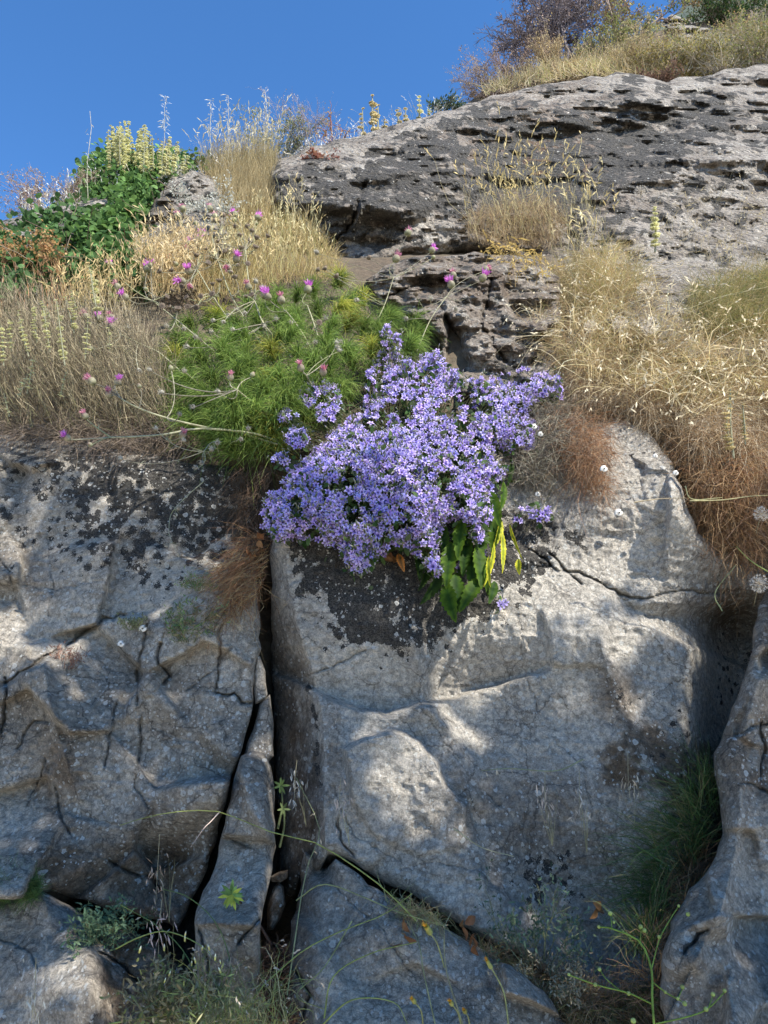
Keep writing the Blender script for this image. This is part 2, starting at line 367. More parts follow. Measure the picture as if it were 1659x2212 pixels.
# big grey boulder on the left
LP = [(-90, 935), (60, 938), (150, 955), (300, 978), (420, 1000), (500, 1010), (550, 1050), (562, 1150), (548, 1190), (560, 1285), (562, 1400), (550, 1440), (541, 1560), (525, 1620), (500, 1680), (480, 1760), (455, 1850), (438, 1905), (415, 1950), (385, 2005), (340, 1990), (230, 1962), (110, 1925), (60, 1935), (0, 1945), (-90, 1955)]
ridgeL = [(135, 1408), (85, 1395), (100, 1470), (112, 1530), (122, 1580), (150, 1660), (185, 1760)]
def featL(X, Y, P):
    D = 0.0
    up = sd(X, Y, [(-100, 1000), (560, 1000), (560, 1235), (490, 1250), (330, 1330), (270, 1332), (215, 1342), (160, 1388), (100, 1425), (20, 1470), (-100, 1530)])
    D = D + .045*sstep(-8, 14, up)*sstep(900, 1100, Y)                      # upper block set back
    d, _, _, sg = seg_near(X, Y, ridgeL, False)
    D = D - .07*np.exp(-d/45)*sstep(1370, 1450, Y)*sstep(1800, 1600, Y)
    D = D + .05*sstep(420, 560, X)*sstep(1700, 1500, Y)                       # turns away towards the crack
    D = D + .10*sstep(0, 90, X*.55+Y-1.0*1960)                               # under-cut at the bottom
    D = D + .04*np.exp(-((X-150)**2/9000+(Y-1740)**2/14000))+.03*np.exp(-((X-340)**2/12000+(Y-1870)**2/5000))
    D = D - .03*np.exp(-((X-390)**2/12000+(Y-1770)**2/9000))
    D = D + .12*sstep(60, 0, sd(X, Y, [(180, 960), (560, 960), (560, 1120), (400, 1080), (250, 1040)])*0+np.maximum(0, Y-960))
    return D
def maskL(X, Y):
    n = blobs(X, Y, 1.6, 3); R = sstep(1400, 1060, Y+n*120)*sstep(-200, 260, X+n*120)*.9
    R = np.maximum(R, .75*np.exp(-((X-15)**2/2500+(Y-1110)**2/4000))); R = R*sstep(1300, 1220, Y)+.35*np.exp(-((X-380)**2/9000+(Y-1290)**2/1500))
    G = .75*np.exp(-((X-130)**2/2500+(Y-1690)**2/9000))+.7*sstep(1740, 1900, Y+n*60)*sstep(30, 130, X)+.4*np.exp(-((X-400)**2/9000+(Y-1860)**2/3000))+.3*sstep(.1, .5, blobs(X, Y, 1.1, 8))
    A = .5+.6*np.exp(-((X-430)**2/9000+(Y-1620)**2/22000))+.45*np.exp(-((X-200)**2/5000+(Y-1500)**2/16000))+.2*sstep(1500, 1800, Y)*sstep(250, 400, X)
    return dict(R=np.clip(R, 0, 1), G=np.clip(G, 0, 1), A=np.clip(A, 0, 1))
cL = [([(-10, 1490), (40, 1455), (110, 1415), (135, 1405), (160, 1385), (200, 1358), (222, 1340), (270, 1330)], 6, .05), ([(345, 1390), (338, 1420), (352, 1445), (368, 1462), (352, 1475)], 4, .03), ([(318, 1330), (310, 1400), (296, 1450), (295, 1520)], 3.5, .02), ([(306, 1550), (303, 1600), (295, 1650)], 3.5, .02),
      ([(476, 1350), (474, 1400), (466, 1490)], 3, .02), ([(250, 1520), (235, 1590), (226, 1655)], 3, .018), ([(400, 1495), (440, 1465), (470, 1440), (500, 1400)], 2.5, .012), ([(465, 1500), (505, 1500), (522, 1518), (540, 1520)], 4, .03), ([(8, 1465), (14, 1500), (2, 1580)], 4, .03),
      ([(40, 1620), (60, 1580), (75, 1555), (105, 1560)], 3, .018), ([(235, 1865), (280, 1880), (330, 1900), (350, 1925)], 5, .03), ([(120, 1700), (130, 1760), (150, 1800)], 4, .02), ([(300, 1650), (290, 1700), (330, 1760)], 2.2, .01),
      ([(100, 1160), (115, 1260), (105, 1330)], 1.8, .006), ([(30, 1260), (110, 1275), (210, 1255)], 1.8, .006), ([(0, 1210), (20, 1235), (25, 1260)], 3, .015), ([(60, 1740), (90, 1680), (100, 1640)], 2.5, .012), ([(350, 1350), (420, 1345), (470, 1370)], 2.4, .01), ([(180, 1400), (240, 1450), (300, 1460)], 1.8, .006)]
rock('boulder', LP, 'large grey cracked boulder left of the vertical crack, black lichen along its top', 'boulder', M_ROCK, 3.0, .0, 22, .05, (.010, .006, .010), cL, featL, maskL, 11, facets=26, ftilt=.00055, fwarp=12)

# main pale boulder
MP = [(583, 1150), (600, 1070), (700, 990), (900, 950), (1100, 930), (1220, 925), (1330, 905), (1400, 930), (1450, 1000), (1480, 1080), (1510, 1150), (1570, 1205), (1620, 1225), (1700, 1240), (1730, 1400), (1730, 1600), (1700, 1750), (1620, 1880), (1510, 1980), (1460, 2060), (1420, 2130), (1330, 2170), (1230, 2140), (1120, 2065), (1000, 2005), (900, 1940), (830, 1905), (760, 1860), (705, 1845), (690, 1880), (655, 1885), (640, 1925), (612, 1960), (602, 1900), (603, 1800), (596, 1700), (592, 1600), (586, 1400)]
edgeM = [(612, 1130), (622, 1250), (640, 1340), (672, 1440), (695, 1540), (702, 1640), (700, 1740), (703, 1840), (700, 1900)]
wedge = [(742, 1618), (790, 1590), (850, 1577), (905, 1600), (945, 1650), (965, 1700), (1010, 1740), (1000, 1830), (900, 1850), (800, 1800), (760, 1730)]
def featM(X, Y, P):
    D = 0.0
    d, qx, qy, sg = seg_near(X, Y, edgeM, False)
    left = np.where(sg > 0, d, 0); D = D + .27*np.clip(left/105, 0, 1)*sstep(1100, 1330, Y)
    D = D - .02*np.exp(-d/40)*sstep(1200, 1400, Y)
    # bulging brow below the flowers
    D = D - .05*np.exp(-((Y-1360)/120)**2)*sstep(620, 800, X)
    w = sd(X, Y, wedge); D = D - .07*sstep(-7, 9, w)*(1-.75*sstep(1640, 1840, Y)) + .0002*np.maximum(w, 0)
    r, _, _, rs = seg_near(X, Y, [(890, 1385), (905, 1440), (915, 1520), (985, 1600), (1010, 1720)], False)
    D = D - .035*np.exp(-r/28)*np.where(rs > 0, 1, sstep(60, 0, r)) + .03*sstep(0, 60, np.where(rs > 0, 0, r))*np.exp(-r/120)
    r2, _, _, _ = seg_near(X, Y, [(1290, 1370), (1310, 1440), (1345, 1540), (1350, 1640)], False); D = D - .04*np.exp(-r2/35)
    # ledge edge running right below the upper cracks
    D = D + .06*sstep(0, 50, sd(X, Y, [(1280, 1235), (1400, 1290), (1640, 1300), (1640, 1700), (1500, 1600), (1490, 1400), (1330, 1340)]))
    D = D + .28*sstep(1470, 1600, X+(Y-1500)*.05)*sstep(1260, 1380, Y)
    D = D + .12*np.exp(-((X-1560)**2/9000+(Y-1330)**2/5000))
    D = D + .10*sstep(1700, 1950, Y)*sstep(950, 1300, X) + .10*sstep(1850, 2150, Y)
    D = D + .06*np.exp(-((X-1040)**2/6000+(Y-1500)**2/9000)) - .04*np.exp(-((X-1180)**2/9000+(Y-1400)**2/9000))
    # rises and rolls back at the top
    D = D + .00035*np.maximum(0, 1120-Y)
    return D
def maskM(X, Y):
    n = blobs(X, Y, 2.2, 5); pl = [(590, 1100), (1160, 1120), (1190, 1180), (1165, 1250), (1100, 1285), (1060, 1320), (1000, 1350), (930, 1390), (850, 1400), (760, 1400), (715, 1370), (690, 1310), (640, 1300), (625, 1240)]
    R = 1.05*sstep(-80, 55, sd(X, Y, pl)+n*40)
    for (a, b, c) in ((1250, 1165, 16), (1225, 1155, 14), (1193, 1168, 10), (1265, 1185, 13), (1120, 1310, 12), (1245, 1148, 10)): R = np.maximum(R, .9*np.exp(-((X-a)**2+(Y-b)**2)/(c*c)))
    R = np.maximum(R, .75*np.exp(-((X-1190)**2/6000+(Y-1900)**2/9000))); R = np.maximum(R, .55*np.exp(-((X-1360)**2/5000+(Y-1500)**2/9000)))
    R = np.maximum(R, .5*np.exp(-((X-1440)**2/5000+(Y-1620)**2/9000))); R = np.maximum(R, .42*sstep(1500, 1570, X)*sstep(1330, 1400, Y))  # last term paints the deep shade of the right-hand recess, no lichen
    d, qx, qy, sg = seg_near(X, Y, edgeM, False); lf = sstep(-6, 26, np.where(sg > 0, d, -d))
    G = .9*lf*sstep(1250, 1450, Y)*(.7+.5*n)+.5*np.exp(-((X-715)**2/300+(Y-1600)**2/14000))+.8*np.exp(-((X-1570)**2/6000+(Y-1330)**2/6000))+.45*np.exp(-((X-1150)**2/40000+(Y-1770)**2/8000))+.2*sstep(1500, 1900, Y)+.9*np.exp(-((X-1330)**2/2600+(Y-1505)**2/3600))+.85*sstep(-30, 40, sd(X, Y, [(1300, 1590), (1420, 1560), (1560, 1600), (1560, 1760), (1400, 1740), (1300, 1680)])+n*40)  # stains, plus brown painted into the right-hand recess to deepen its shade
    R = np.maximum(R*sstep(610, 640, X+0*Y), .62*np.exp(-(np.where(sg > 0, d, 999)-14)**2/160)*sstep(1420, 1500, Y)*sstep(1760, 1700, Y))
    A = .35+.5*sstep(1250, 1500, X)+.25*sstep(1650, 1800, Y)+.35*np.exp(-((X-960)**2/16000+(Y-1680)**2/16000))
    return dict(R=np.clip(R, 0, 1), G=np.clip(G, 0, 1), A=np.clip(A, 0, 1))
cM = [([(1140, 1190), (1180, 1210), (1205, 1232), (1250, 1235), (1300, 1262), (1340, 1285), (1400, 1295)], 3.6, .03), ([(1190, 1195), (1205, 1215), (1235, 1240), (1255, 1262)], 4, .035), ([(1160, 1215), (1190, 1220), (1160, 1225)], 2.5, .015), ([(660, 1462), (720, 1440), (790, 1405)], 2.6, .012), ([(1400, 1290), (1470, 1275), (1560, 1282), (1600, 1270)], 3, .02),
      ([(900, 1240), (910, 1390)], 1.5, .004), ([(1120, 1320), (1130, 1440), (1170, 1560)], 1.6, .005), ([(880, 1480), (960, 1600), (1030, 1700), (1100, 1760)], 1.7, .006), ([(720, 1700), (760, 1800), (860, 1860)], 1.7, .006), ([(830, 1570), (900, 1540), (980, 1500)], 1.5, .004), ([(1200, 1600), (1260, 1660), (1280, 1760)], 1.7, .006), ([(725, 1770), (740, 1825), (765, 1850)], 3, .02), ([(1020, 1560), (1150, 1600), (1250, 1585)], 1.4, .004), ([(860, 1880), (940, 1860), (1040, 1885)], 1.5, .005)]
rock('boulder', MP, 'big pale limestone boulder under the violet bellflowers, right of the vertical crack', 'boulder', M_PALE, 3.0, .0, 26, .07, (.020, .006, .009), cM, featM, maskM, 5, facets=12, ftilt=.0003, fwarp=14)

gen = lambda R=.1, G=.3, A=.6: (lambda X, Y: dict(R=X*0+R+.25*blobs(X, Y, 2, 4), G=np.clip(X*0+G+.5*blobs(X, Y, 1.5, 7), 0, 1), A=X*0+A))
SL = [(522, 1636), (545, 1622), (575, 1627), (589, 1690), (594, 1780), (592, 1850), (580, 1900), (568, 1980), (562, 2060), (558, 2160), (545, 2260), (540, 3200), (430, 3200), (430, 2260), (424, 2100), (418, 1990), (440, 1925), (470, 1850), (487, 1780), (503, 1700)]
def featS(X, Y, P): return -.05+.05*sstep(570, 600, X)+.04*sstep(2040, 2090, Y+(X-500)*-.5)*sstep(500, 560, X)-.03*np.exp(-((Y-1760)/60)**2)
rock('rock_slab', SL, 'tall narrow grey stone slab wedged upright in the lower crack', 'rock', M_ROCK, 3.0, -.03, 24, .06, (.012, .012, .005), [([(475, 1800), (500, 1815), (530, 1828)], 6, .02), ([(520, 2040), (545, 2000), (562, 1985)], 3.5, .03), ([(430, 2010), (450, 2090), (440, 2190)], 3, .02)], featS, lambda X, Y: dict(A=.3+.7*np.exp(-((X-530)**2/900+(Y-1740)**2/14000)), G=X*0+.2, R=X*0), 21, wb=4, facets=8)
rock('rock_sliver', [(552, 1412), (562, 1418), (573, 1450), (577, 1500), (572, 1512), (552, 1522), (547, 1480)], 'thin upright sliver of stone near the top of the crack', 'rock', M_ROCK, 3, .04, 8, .03, (.004, .006, .003), (), None, gen(0, .1, .5), 22, margin=30, wb=1.5)
rock('rock_slab', [(562, 1518), (585, 1500), (590, 1560), (590, 1632), (572, 1655), (540, 1650), (528, 1630), (545, 1575)], 'small bluish grey slab lodged in the crack above the tall slab', 'rock', M_ROCK, 3, .03, 12, .04, (.006, .008, .004), (), None, gen(0, .05, .5), 23, margin=40, wb=2)
rock('stone', [(574, 1985), (577, 1950), (588, 1915), (600, 1905), (612, 1915), (618, 1955), (608, 1985), (590, 2008), (578, 2008)], 'small brown stone jammed low in the crack beside the slab', 'stone', M_ROCK, 3, .08, 14, .05, (.004, .004, .002), (), None, lambda X, Y: dict(G=X*0+1, R=X*0, A=X*0+.2), 24, margin=36, wb=2)
rock('stone', [(583, 1893), (600, 1884), (622, 1878), (620, 1896), (606, 1906), (588, 1904)], 'flat reddish stone lying across the crack above the brown stone', 'stone', M_ROCK, 3, .06, 8, .03, (.004, .004, .002), (), None, lambda X, Y: dict(G=X*0+1, R=X*0, A=X*0), 25, margin=26, wb=2)
rock('stone', [(520, 2000), (560, 1990), (560, 2110), (545, 2130), (520, 2080)], 'pale stone leaning on the lower right side of the tall slab', 'stone', M_ROCK, 3, -.035, 10, .04, (.004, .006, .003), (), None, gen(0, .3, .4), 26, margin=30, wb=3)
BP = [(657, 1840), (680, 1850), (700, 1878), (727, 1852), (760, 1880), (850, 1950), (905, 1975), (1000, 2030), (1100, 2085), (1175, 2140), (1215, 2200), (1260, 2290), (1300, 3200), (640, 3200), (632, 2280), (624, 2140), (622, 2060), (632, 1990), (645, 1940), (650, 1880)]
def featB(X, Y, P): return -.04+.10*np.exp(-((X-690)**2/900+(Y-1880)**2/900))+.05*sstep(700, 640, X)+.05*sstep(2050, 1900, Y)
rock('boulder', BP, 'grey boulder at the bottom centre below the curving crack, spotted with pale lichen', 'boulder', M_ROCK, 3.0, -.02, 30, .06, (.02, .012, .005), [([(640, 2100), (668, 2150), (655, 2200)], 4, .03), ([(700, 1900), (820, 2000), (900, 2120)], 1.8, .006)], featB, lambda X, Y: dict(A=.45+.5*sstep(850, 1100, X), R=X*0+.05, G=.15+.5*sstep(700, 640, X)), 31, facets=12, ftilt=.0003)
P2 = [(-90, 1960), (0, 1955), (60, 1940), (92, 1922), (130, 1945), (190, 1985), (260, 2005), (340, 2035), (372, 2070), (400, 2110), (420, 2200), (435, 2290), (440, 3200), (-90, 3200)]
def featP(X, Y, P):
    d, _, _, sg = seg_near(X, Y, [(92, 1922), (110, 2000), (180, 2070), (200, 2212)], False)
    return -.045*np.exp(-d/60)+.05*sstep(0, 100, np.where(sg > 0, 0, d))-.09*np.exp(-((X-140)**2/12000+(Y-2140)**2/12000))
rock('boulder', P2, 'grey boulder in the bottom left corner with a patch of white lichen', 'boulder', M_ROCK, 3.0, -.03, 30, .06, (.02, .014, .006), [([(215, 2060), (260, 2080), (300, 2130)], 5, .03), ([(0, 2030), (60, 2050), (80, 2100)], 2.5, .01)], featP, lambda X, Y: dict(A=.3+1.0*np.exp(-((X-140)**2/8000+(Y-2170)**2/6000)), R=X*0, G=.15+.9*sstep(170, 260, X+blobs(X, Y, 2, 4)*60)), 32, facets=8, ftilt=.0003)
RP = [(1900, 1190), (1660, 1255), (1636, 1310), (1626, 1400), (1602, 1480), (1560, 1580), (1538, 1650), (1557, 1720), (1560, 1800), (1535, 1870), (1490, 1922), (1450, 1990), (1432, 2060), (1422, 2150), (1450, 2290), (1460, 3200), (1900, 3200)]
def featR(X, Y, P):
    d, _, _, sg = seg_near(X, Y, [(1640, 1470), (1580, 1560), (1590, 1640), (1600, 1720), (1590, 1830), (1560, 1960), (1500, 2080)], False)
    return -.14-.04*np.exp(-d/24)+.05*sstep(0, 90, np.where(sg > 0, d, 0))+.05*np.exp(-((X-1530)**2/2500+(Y-2030)**2/900))
rock('boulder', RP, 'grey-brown boulder on the right edge with a wavy left side', 'boulder', M_ROCK, 3.0, -.06, 26, .08, (.02, .014, .006), [([(1590, 1590), (1630, 1570), (1665, 1560)], 4, .02), ([(1640, 1560), (1652, 1620), (1640, 1680)], 4, .02), ([(1480, 2060), (1510, 2020), (1530, 2010)], 5, .03), ([(1600, 1690), (1640, 1700), (1665, 1720)], 3, .015)], featR, lambda X, Y: dict(A=X*0+.65, R=X*0+.05, G=.2+.6*np.exp(-((X-1640)**2/5000+(Y-1650)**2/14000))), 33, facets=26, ftilt=.0006)
# weathered upper rocks
U1 = [(584, 375), (597, 350), (635, 333), (700, 312), (780, 288), (860, 270), (950, 245), (1010, 225), (1060, 207), (1150, 188), (1250, 172), (1330, 160), (1390, 165), (1440, 172), (1540, 157), (1659, 135), (1900, 110), (1900, 800), (1500, 800), (1300, 720), (1180, 590), (1100, 560), (1050, 550), (900, 565), (780, 590), (700, 560), (640, 520), (600, 470), (582, 430)]
def featU(X, Y, P):
    D = -.25*np.exp(-((X-700)**2/60000+(Y-420)**2/14000))
    D = D+.25*sstep(0, 70, sd(X, Y, [(980, 270), (1150, 225), (1440, 215), (1560, 260), (1420, 380), (1250, 450), (1050, 470), (960, 380)]))
    D = D+np.interp(Y, [130, 180, 370, 560, 760, 900], [-.55, -.65, 0, .60, .45, .3])-.35*sstep(480, 640, Y)*sstep(1150, 1400, X)
    D = D-.05*ridged(P, 1.6, 2, 77)
    v = blobs(X, Y*1.6, 5, 12); D = D+.03*sstep(.12, .5, v)
    return D
def maskU(X, Y):
    n = blobs(X, Y, 1.2, 5); c = sstep(-20, 60, sd(X, Y, [(960, 270), (1150, 215), (1560, 180), (1640, 260), (1420, 420), (1250, 470), (1000, 480), (560, 600), (560, 380), (700, 340)])+n*60)
    n2 = blobs(X, Y*1.3, 4.5, 15); R = .40+.60*c+.3*n+1.05*n2; G = .35+.7*np.exp(-((X-1180)**2/30000+(Y-350)**2/14000))
    R = R+.5*np.exp(-((X-1390)**2/2500+(Y-175)**2/1200))  # dark patch painted for the plant's shadow in the rim hollow
    return dict(R=np.clip(R, 0, 1), G=np.clip(G, 0, 1), A=X*0+.08)
rock('boulder', U1, 'huge dark weathered boulder filling the upper right slope', 'boulder', M_WEATH, 3.6, -.15, 40, .3, (.05, .006, .003), [([(700, 560), (760, 480), (790, 400)], 5, .08), ([(1010, 490), (1080, 520), (1180, 560)], 6, .1)], featU, maskU, 41, margin=60, side=.02, facets=14, ftilt=.00009, wb=6)
U2 = [(790, 605), (830, 572), (900, 556), (1050, 545), (1150, 560), (1210, 600), (1210, 720), (1190, 850), (1100, 870), (1000, 860), (960, 800), (950, 730), (900, 690), (820, 655)]
def featV(X, Y, P): return -.10*ridged(P, 5, 4, 55)+.2*np.exp(-((X-985)**2/500+(Y-745)**2/3000))+.10*sstep(590, 640, Y)*sstep(1150, 1000, X)*.8
rock('boulder', U2, 'jagged broken rock behind the bellflowers, below the dark boulder', 'boulder', M_WEATH, 3.2, -.12, 24, .12, (.04, .03, .012), [([(960, 690), (985, 740), (975, 800)], 12, .16), ([(830, 640), (900, 620), (960, 640)], 5, .06), ([(1060, 600), (1040, 700), (1090, 780)], 4, .05)], featV, lambda X, Y: dict(R=np.clip(.42+.6*blobs(X, Y, 2.5, 5), 0, 1), G=X*0+.6, A=X*0+.12), 42, side=.004, facets=30, ftilt=.0007, tilt=(0, .0006))
rock('boulder', [(300, 560), (325, 440), (370, 387), (415, 368), (455, 378), (480, 395), (486, 450), (500, 540), (430, 600), (330, 610)], 'small weathered boulder between the green bush and the straw tussock', 'boulder', M_WEATH, 3.4, -.1, 22, .15, (.05, .03, .012), (), None, lambda X, Y: dict(R=np.clip(.45+.5*blobs(X, Y, 2.5, 5), 0, 1), G=X*0+.3, A=X*0+.12), 43, side=.01, facets=14, ftilt=.0008, tilt=(0, .0012))
rock('boulder', [(-90, 540), (0, 478), (60, 462), (140, 438), (200, 420), (250, 425), (310, 500), (330, 620), (200, 720), (-90, 740)], 'low dark boulder under the green bush at the left edge', 'boulder', M_WEATH, 3.8, -.05, 24, .2, (.05, .03, .012), (), None, lambda X, Y: dict(R=np.clip(.45+.5*blobs(X, Y, 2.5, 5), 0, 1), G=X*0+.3, A=X*0+.12), 44, side=.01, facets=14, ftilt=.0008, tilt=(0, .0012))
rock('boulder', [(1230, 960), (1310, 915), (1330, 905), (1400, 930), (1450, 1000), (1480, 1080), (1500, 1150), (1420, 1130), (1300, 1080)], 'speckled grey hump of rock between the dry grass bank and the hanging roots', 'boulder', M_PALE, 3.2, -.02, 30, .06, (.012, .014, .006), (), None, lambda X, Y: dict(R=X*0+.18, G=X*0+.1, A=X*0+.8), 46, facets=10, ftilt=.0004)
rock('boulder', [(1420, 48), (1450, 30), (1500, 52), (1560, 60), (1659, 40), (1800, 20), (1800, 110), (1659, 125), (1560, 110), (1480, 96)], 'pale grey rock among shrubs on the hilltop at top right', 'boulder', M_WEATH, 4, .15, 20, .4, (.1, .06, .02), (), None, lambda X, Y: dict(R=X*0+.2, G=X*0+.2, A=X*0+.1), 45, side=.03, margin=40)
# ------------------------------------------------------------------ hillside, ground, far mountain
SKY = np.array([[-1500, 600], [-400, 520], [0, 478], [100, 456], [200, 424], [330, 402], [450, 372], [600, 348], [800, 305], [1000, 232], [1060, 180], [1200, 140], [1300, 105], [1400, 72], [1500, 50], [1659, 10], [2400, -60], [3200, -60]])
def terrain():
    xs = np.concatenate([np.linspace(-1500, -60, 24), np.arange(-50, 1720, 9), np.linspace(1730, 3200, 24)])
    ts = np.concatenate([np.linspace(0, .5, 90), np.linspace(.5, 1, 60)[1:]])
    X, T = np.meshgrid(xs, ts); yr = np.interp(xs, SKY[:, 0], SKY[:, 1])[None]
    Yp = yr+(3300-yr)*T**1.5; B = base(X, Yp)
    o = np.interp(Yp, [300, 600, 900, 1000, 1100, 3300], [.22, .16, .12, .2, .42, .42]); yl = np.interp(X, [580, 1200, 1350, 1500], [540, 540, 720, 760]); o = o+1.0*sstep(570, 660, X)*sstep(40, -40, Yp-yl)*sstep(110, 200, Yp)
    P = at(X, Yp, B+o); n = fbm(P, 1.6, 4, 3)*.08+fbm(P, 8, 3, 4)*.03
    P = at(X, Yp, B+o-n*np.interp(Yp, [300, 900], [1.6, .8]))
    # behind the crest: keeps rising gently then falls away
    R0 = P[0]; ext = []
    for k, (dy, dz) in enumerate(((.4, .1), (1.2, .1), (3, -.3), (8, -3), (25, -14), (60, -40))):
        e = R0.copy(); e[:, 1] += dy; e[:, 2] += dz; ext.insert(0, e)
    P = np.concatenate([np.array(ext), P]); ny, nx = P.shape[:2]; i = np.arange(ny*nx).reshape(ny, nx)
    Q = np.stack([i[:-1, :-1], i[1:, :-1], i[1:, 1:], i[:-1, 1:]], -1).reshape(-1, 4)
    mb = MB(); mb.add(P.reshape(-1, 3), Q); return tag(mb.build('hillside', M_SOIL, smooth=True), kind='structure')
terrain()
def ground():
    n = 60; g = np.linspace(-1, 1, n); g = np.sign(g)*np.abs(g)**2*150; X, Y = np.meshgrid(g, g+1.0)
    P = np.stack([X, Y, -.02+.04*fbm(np.stack([X, Y, X*0], -1), .8, 3, 2)-np.maximum(0, np.hypot(X, Y)-20)*.0], -1); i = np.arange(n*n).reshape(n, n)
    mb = MB(); mb.add(P.reshape(-1, 3), np.stack([i[:-1, :-1], i[:-1, 1:], i[1:, 1:], i[1:, :-1]], -1).reshape(-1, 4)); tag(mb.build('ground', soil_mat('bounce_ground', (.58, .48, .35), (.70, .61, .47), 40), smooth=True), kind='structure')  # unseen ground, made pale to bounce warm fill light onto the rocks
ground()

# surface points of the finished rocks (used to hang the shade of the tree on the real surface)
bpy.context.view_layer.update(); _dg = bpy.context.evaluated_depsgraph_get()
WX = np.arange(-260, 1910, 18.0); WY = np.arange(-50, 2520, 18.0); WG = np.zeros((len(WY), len(WX), 3))
for _j, _y in enumerate(WY):
    _P = on(WX, np.full(len(WX), _y), 0)
    for _i in range(len(WX)):
        _ht = SC.ray_cast(_dg, Vector(CAM), (Vector(_P[_i])-Vector(CAM)).normalized()); _d = np.array(_ht[1])-_P[_i] if _ht[0] else np.zeros(3)
        WG[_j, _i] = _P[_i]+(_d if np.linalg.norm(_d) < (.35 if _y > 900 else 1.8) else 0)

def wg(x, y): return WG[np.clip(((np.asarray(y)+50)/18).round().astype(int), 0, len(WY)-1), np.clip(((np.asarray(x)+260)/18).round().astype(int), 0, len(WX)-1)]
# ------------------------------------------------------------------ vegetation helpers
def arrays(mb):
    return np.concatenate(mb.V), (np.concatenate(mb.Q) if mb.Q else None), (np.concatenate(mb.T) if mb.T else None), np.concatenate(mb.C)
def inst(mb, tpl, loc, d, s, tint=None):
    V, Q, T, C = tpl; loc = np.asarray(loc, float); N = len(loc); d = nrm(np.asarray(d, float)); s = np.broadcast_to(np.asarray(s, float), (N,))
    a = nrm(np.cross(d, rnd(N))); b = np.cross(d, a); R = np.stack([a, b, d], 1)
    W = np.einsum('vi,nij->nvj', V, R)*s[:, None, None]+loc[:, None]; k = len(V); o = np.arange(N)*k
    c = np.tile(C[None], (N, 1, 1))
    if tint is not None: c = np.clip(c*np.asarray(tint).reshape(N, 1, -1), 0, .95)
    mb.add(W.reshape(-1, 3), (Q[None]+o[:, None, None]).reshape(-1, 4) if Q is not None else None, (T[None]+o[:, None, None]).reshape(-1, 3) if T is not None else None, c.reshape(-1, 3))
def spik(mb, tips, dirs, L, w, cols, dens=3):
    """small spikelets near blade tips"""
    for k in range(dens):
        n = len(tips); B = tips-dirs*(k/dens*L*1.3)[:, None]; D = nrm(dirs+rnd(n)*.35)
        ribbons(mb, arcs(B, D, L*.5, .1, 3), w, cols, prof=[.3, 1, .2])
def blades(mb, poly, n, Lp, cols, lean=(0, 0), spread=.3, w=.0016, droop=.25, off=-.02, depth=.10, K=6, heads=0.0, hcol=None, hL=.035, hw=.004, wave=.25, lmin=.45, surf=False):
    q = sample(poly, n); Y = (wg(q[:, 0], q[:, 1])[:, 1] if surf else base(q[:, 0], q[:, 1]))+off+RS.uniform(0, depth, n); B = at(q[:, 0], q[:, 1], Y)
    L = Lp*Y/F*RS.uniform(lmin, 1.1, n); D = np.stack([lean[0]+RS.normal(size=n)*spread, lean[1]+RS.normal(size=n)*spread, np.ones(n)], 1)
    P = arcs(B, D, L, droop*RS.uniform(.2, 1.6, n), K, wave); c = pal(n, cols)
    ribbons(mb, P, w*RS.uniform(.6, 1.3, n), c)
    if heads:
        h = RS.uniform(size=n) < heads; h &= L > np.median(L)*.8
        if h.any(): spik(mb, P[h, -1], nrm(P[h, -1]-P[h, -2]), hL*RS.uniform(.7, 1.3, h.sum()), hw, pal(h.sum(), hcol or cols), 4)
def tuft(label, poly, n, Lp, cols, name='grass_tuft', cat='grass tuft', group=None, kind=None, extra=None, mat=None, **k):
    mb = MB(); blades(mb, poly, n, Lp, cols, **k)
    if extra:
        for e in extra:
            e = dict(e); blades(mb, e.pop('poly', poly), e.pop('n'), e.pop('Lp'), e.pop('cols', cols), **e)
    q = np.mean(poly, 0); o = mb.build(name, mat or M_GRASS, origin=on(q[0], q[1], .02)); return tag(o, label, cat, group, kind)
def ell(cx, cy, rx, ry, n=14): return [(cx+rx*math.cos(t), cy+ry*math.sin(t)) for t in np.linspace(0, 2*math.pi, n, endpoint=False)]
def path3(pts, off0, off1=None, K=12):
    """smooth 3D path through plan points"""
    p = np.array(pts, float); off1 = off0 if off1 is None else off1; n = len(p); tt = np.linspace(0, n-1, K); i = np.clip(tt.astype(int), 0, n-2); f = (tt-i)[:, None]
    pp = np.concatenate([[2*p[0]-p[1]], p, [2*p[-1]-p[-2]]]); a, b, c, d = pp[i], pp[i+1], pp[i+2], pp[i+3]
    q = .5*((2*b)+(-a+c)*f+(2*a-5*b+4*c-d)*f**2+(-a+3*b-3*c+d)*f**3)
    b0 = base(p[0, 0], p[0, 1]); b1 = base(p[-1, 0], p[-1, 1]); t = np.linspace(0, 1, K)
    return at(q[:, 0], q[:, 1], b0+off0+(b1+off1-b0-off0)*t)
def tree_paths(B, D, L, nsub, levels, spread=.6, shrink=.6, droop=.05, K=5, wave=.5):
    out = []; B = np.atleast_2d(B); D = np.atleast_2d(D); L = np.atleast_1d(L)
    for lv in range(levels):
        P = arcs(B, D, L, droop, K, wave); out.append(P)
        if lv == levels-1: break
        N = len(P)*nsub; idx = np.repeat(np.arange(len(P)), nsub); t = RS.uniform(.3, 1, N)*(K-1); i = np.minimum(t.astype(int), K-2); f = (t-i)[:, None]
        B = P[idx, i]*(1-f)+P[idx, i+1]*f; d = nrm(P[idx, i+1]-P[idx, i]); D = nrm(d+rnd(N)*spread); L = np.repeat(L, nsub)*shrink*RS.uniform(.6, 1.2, N)
    return out
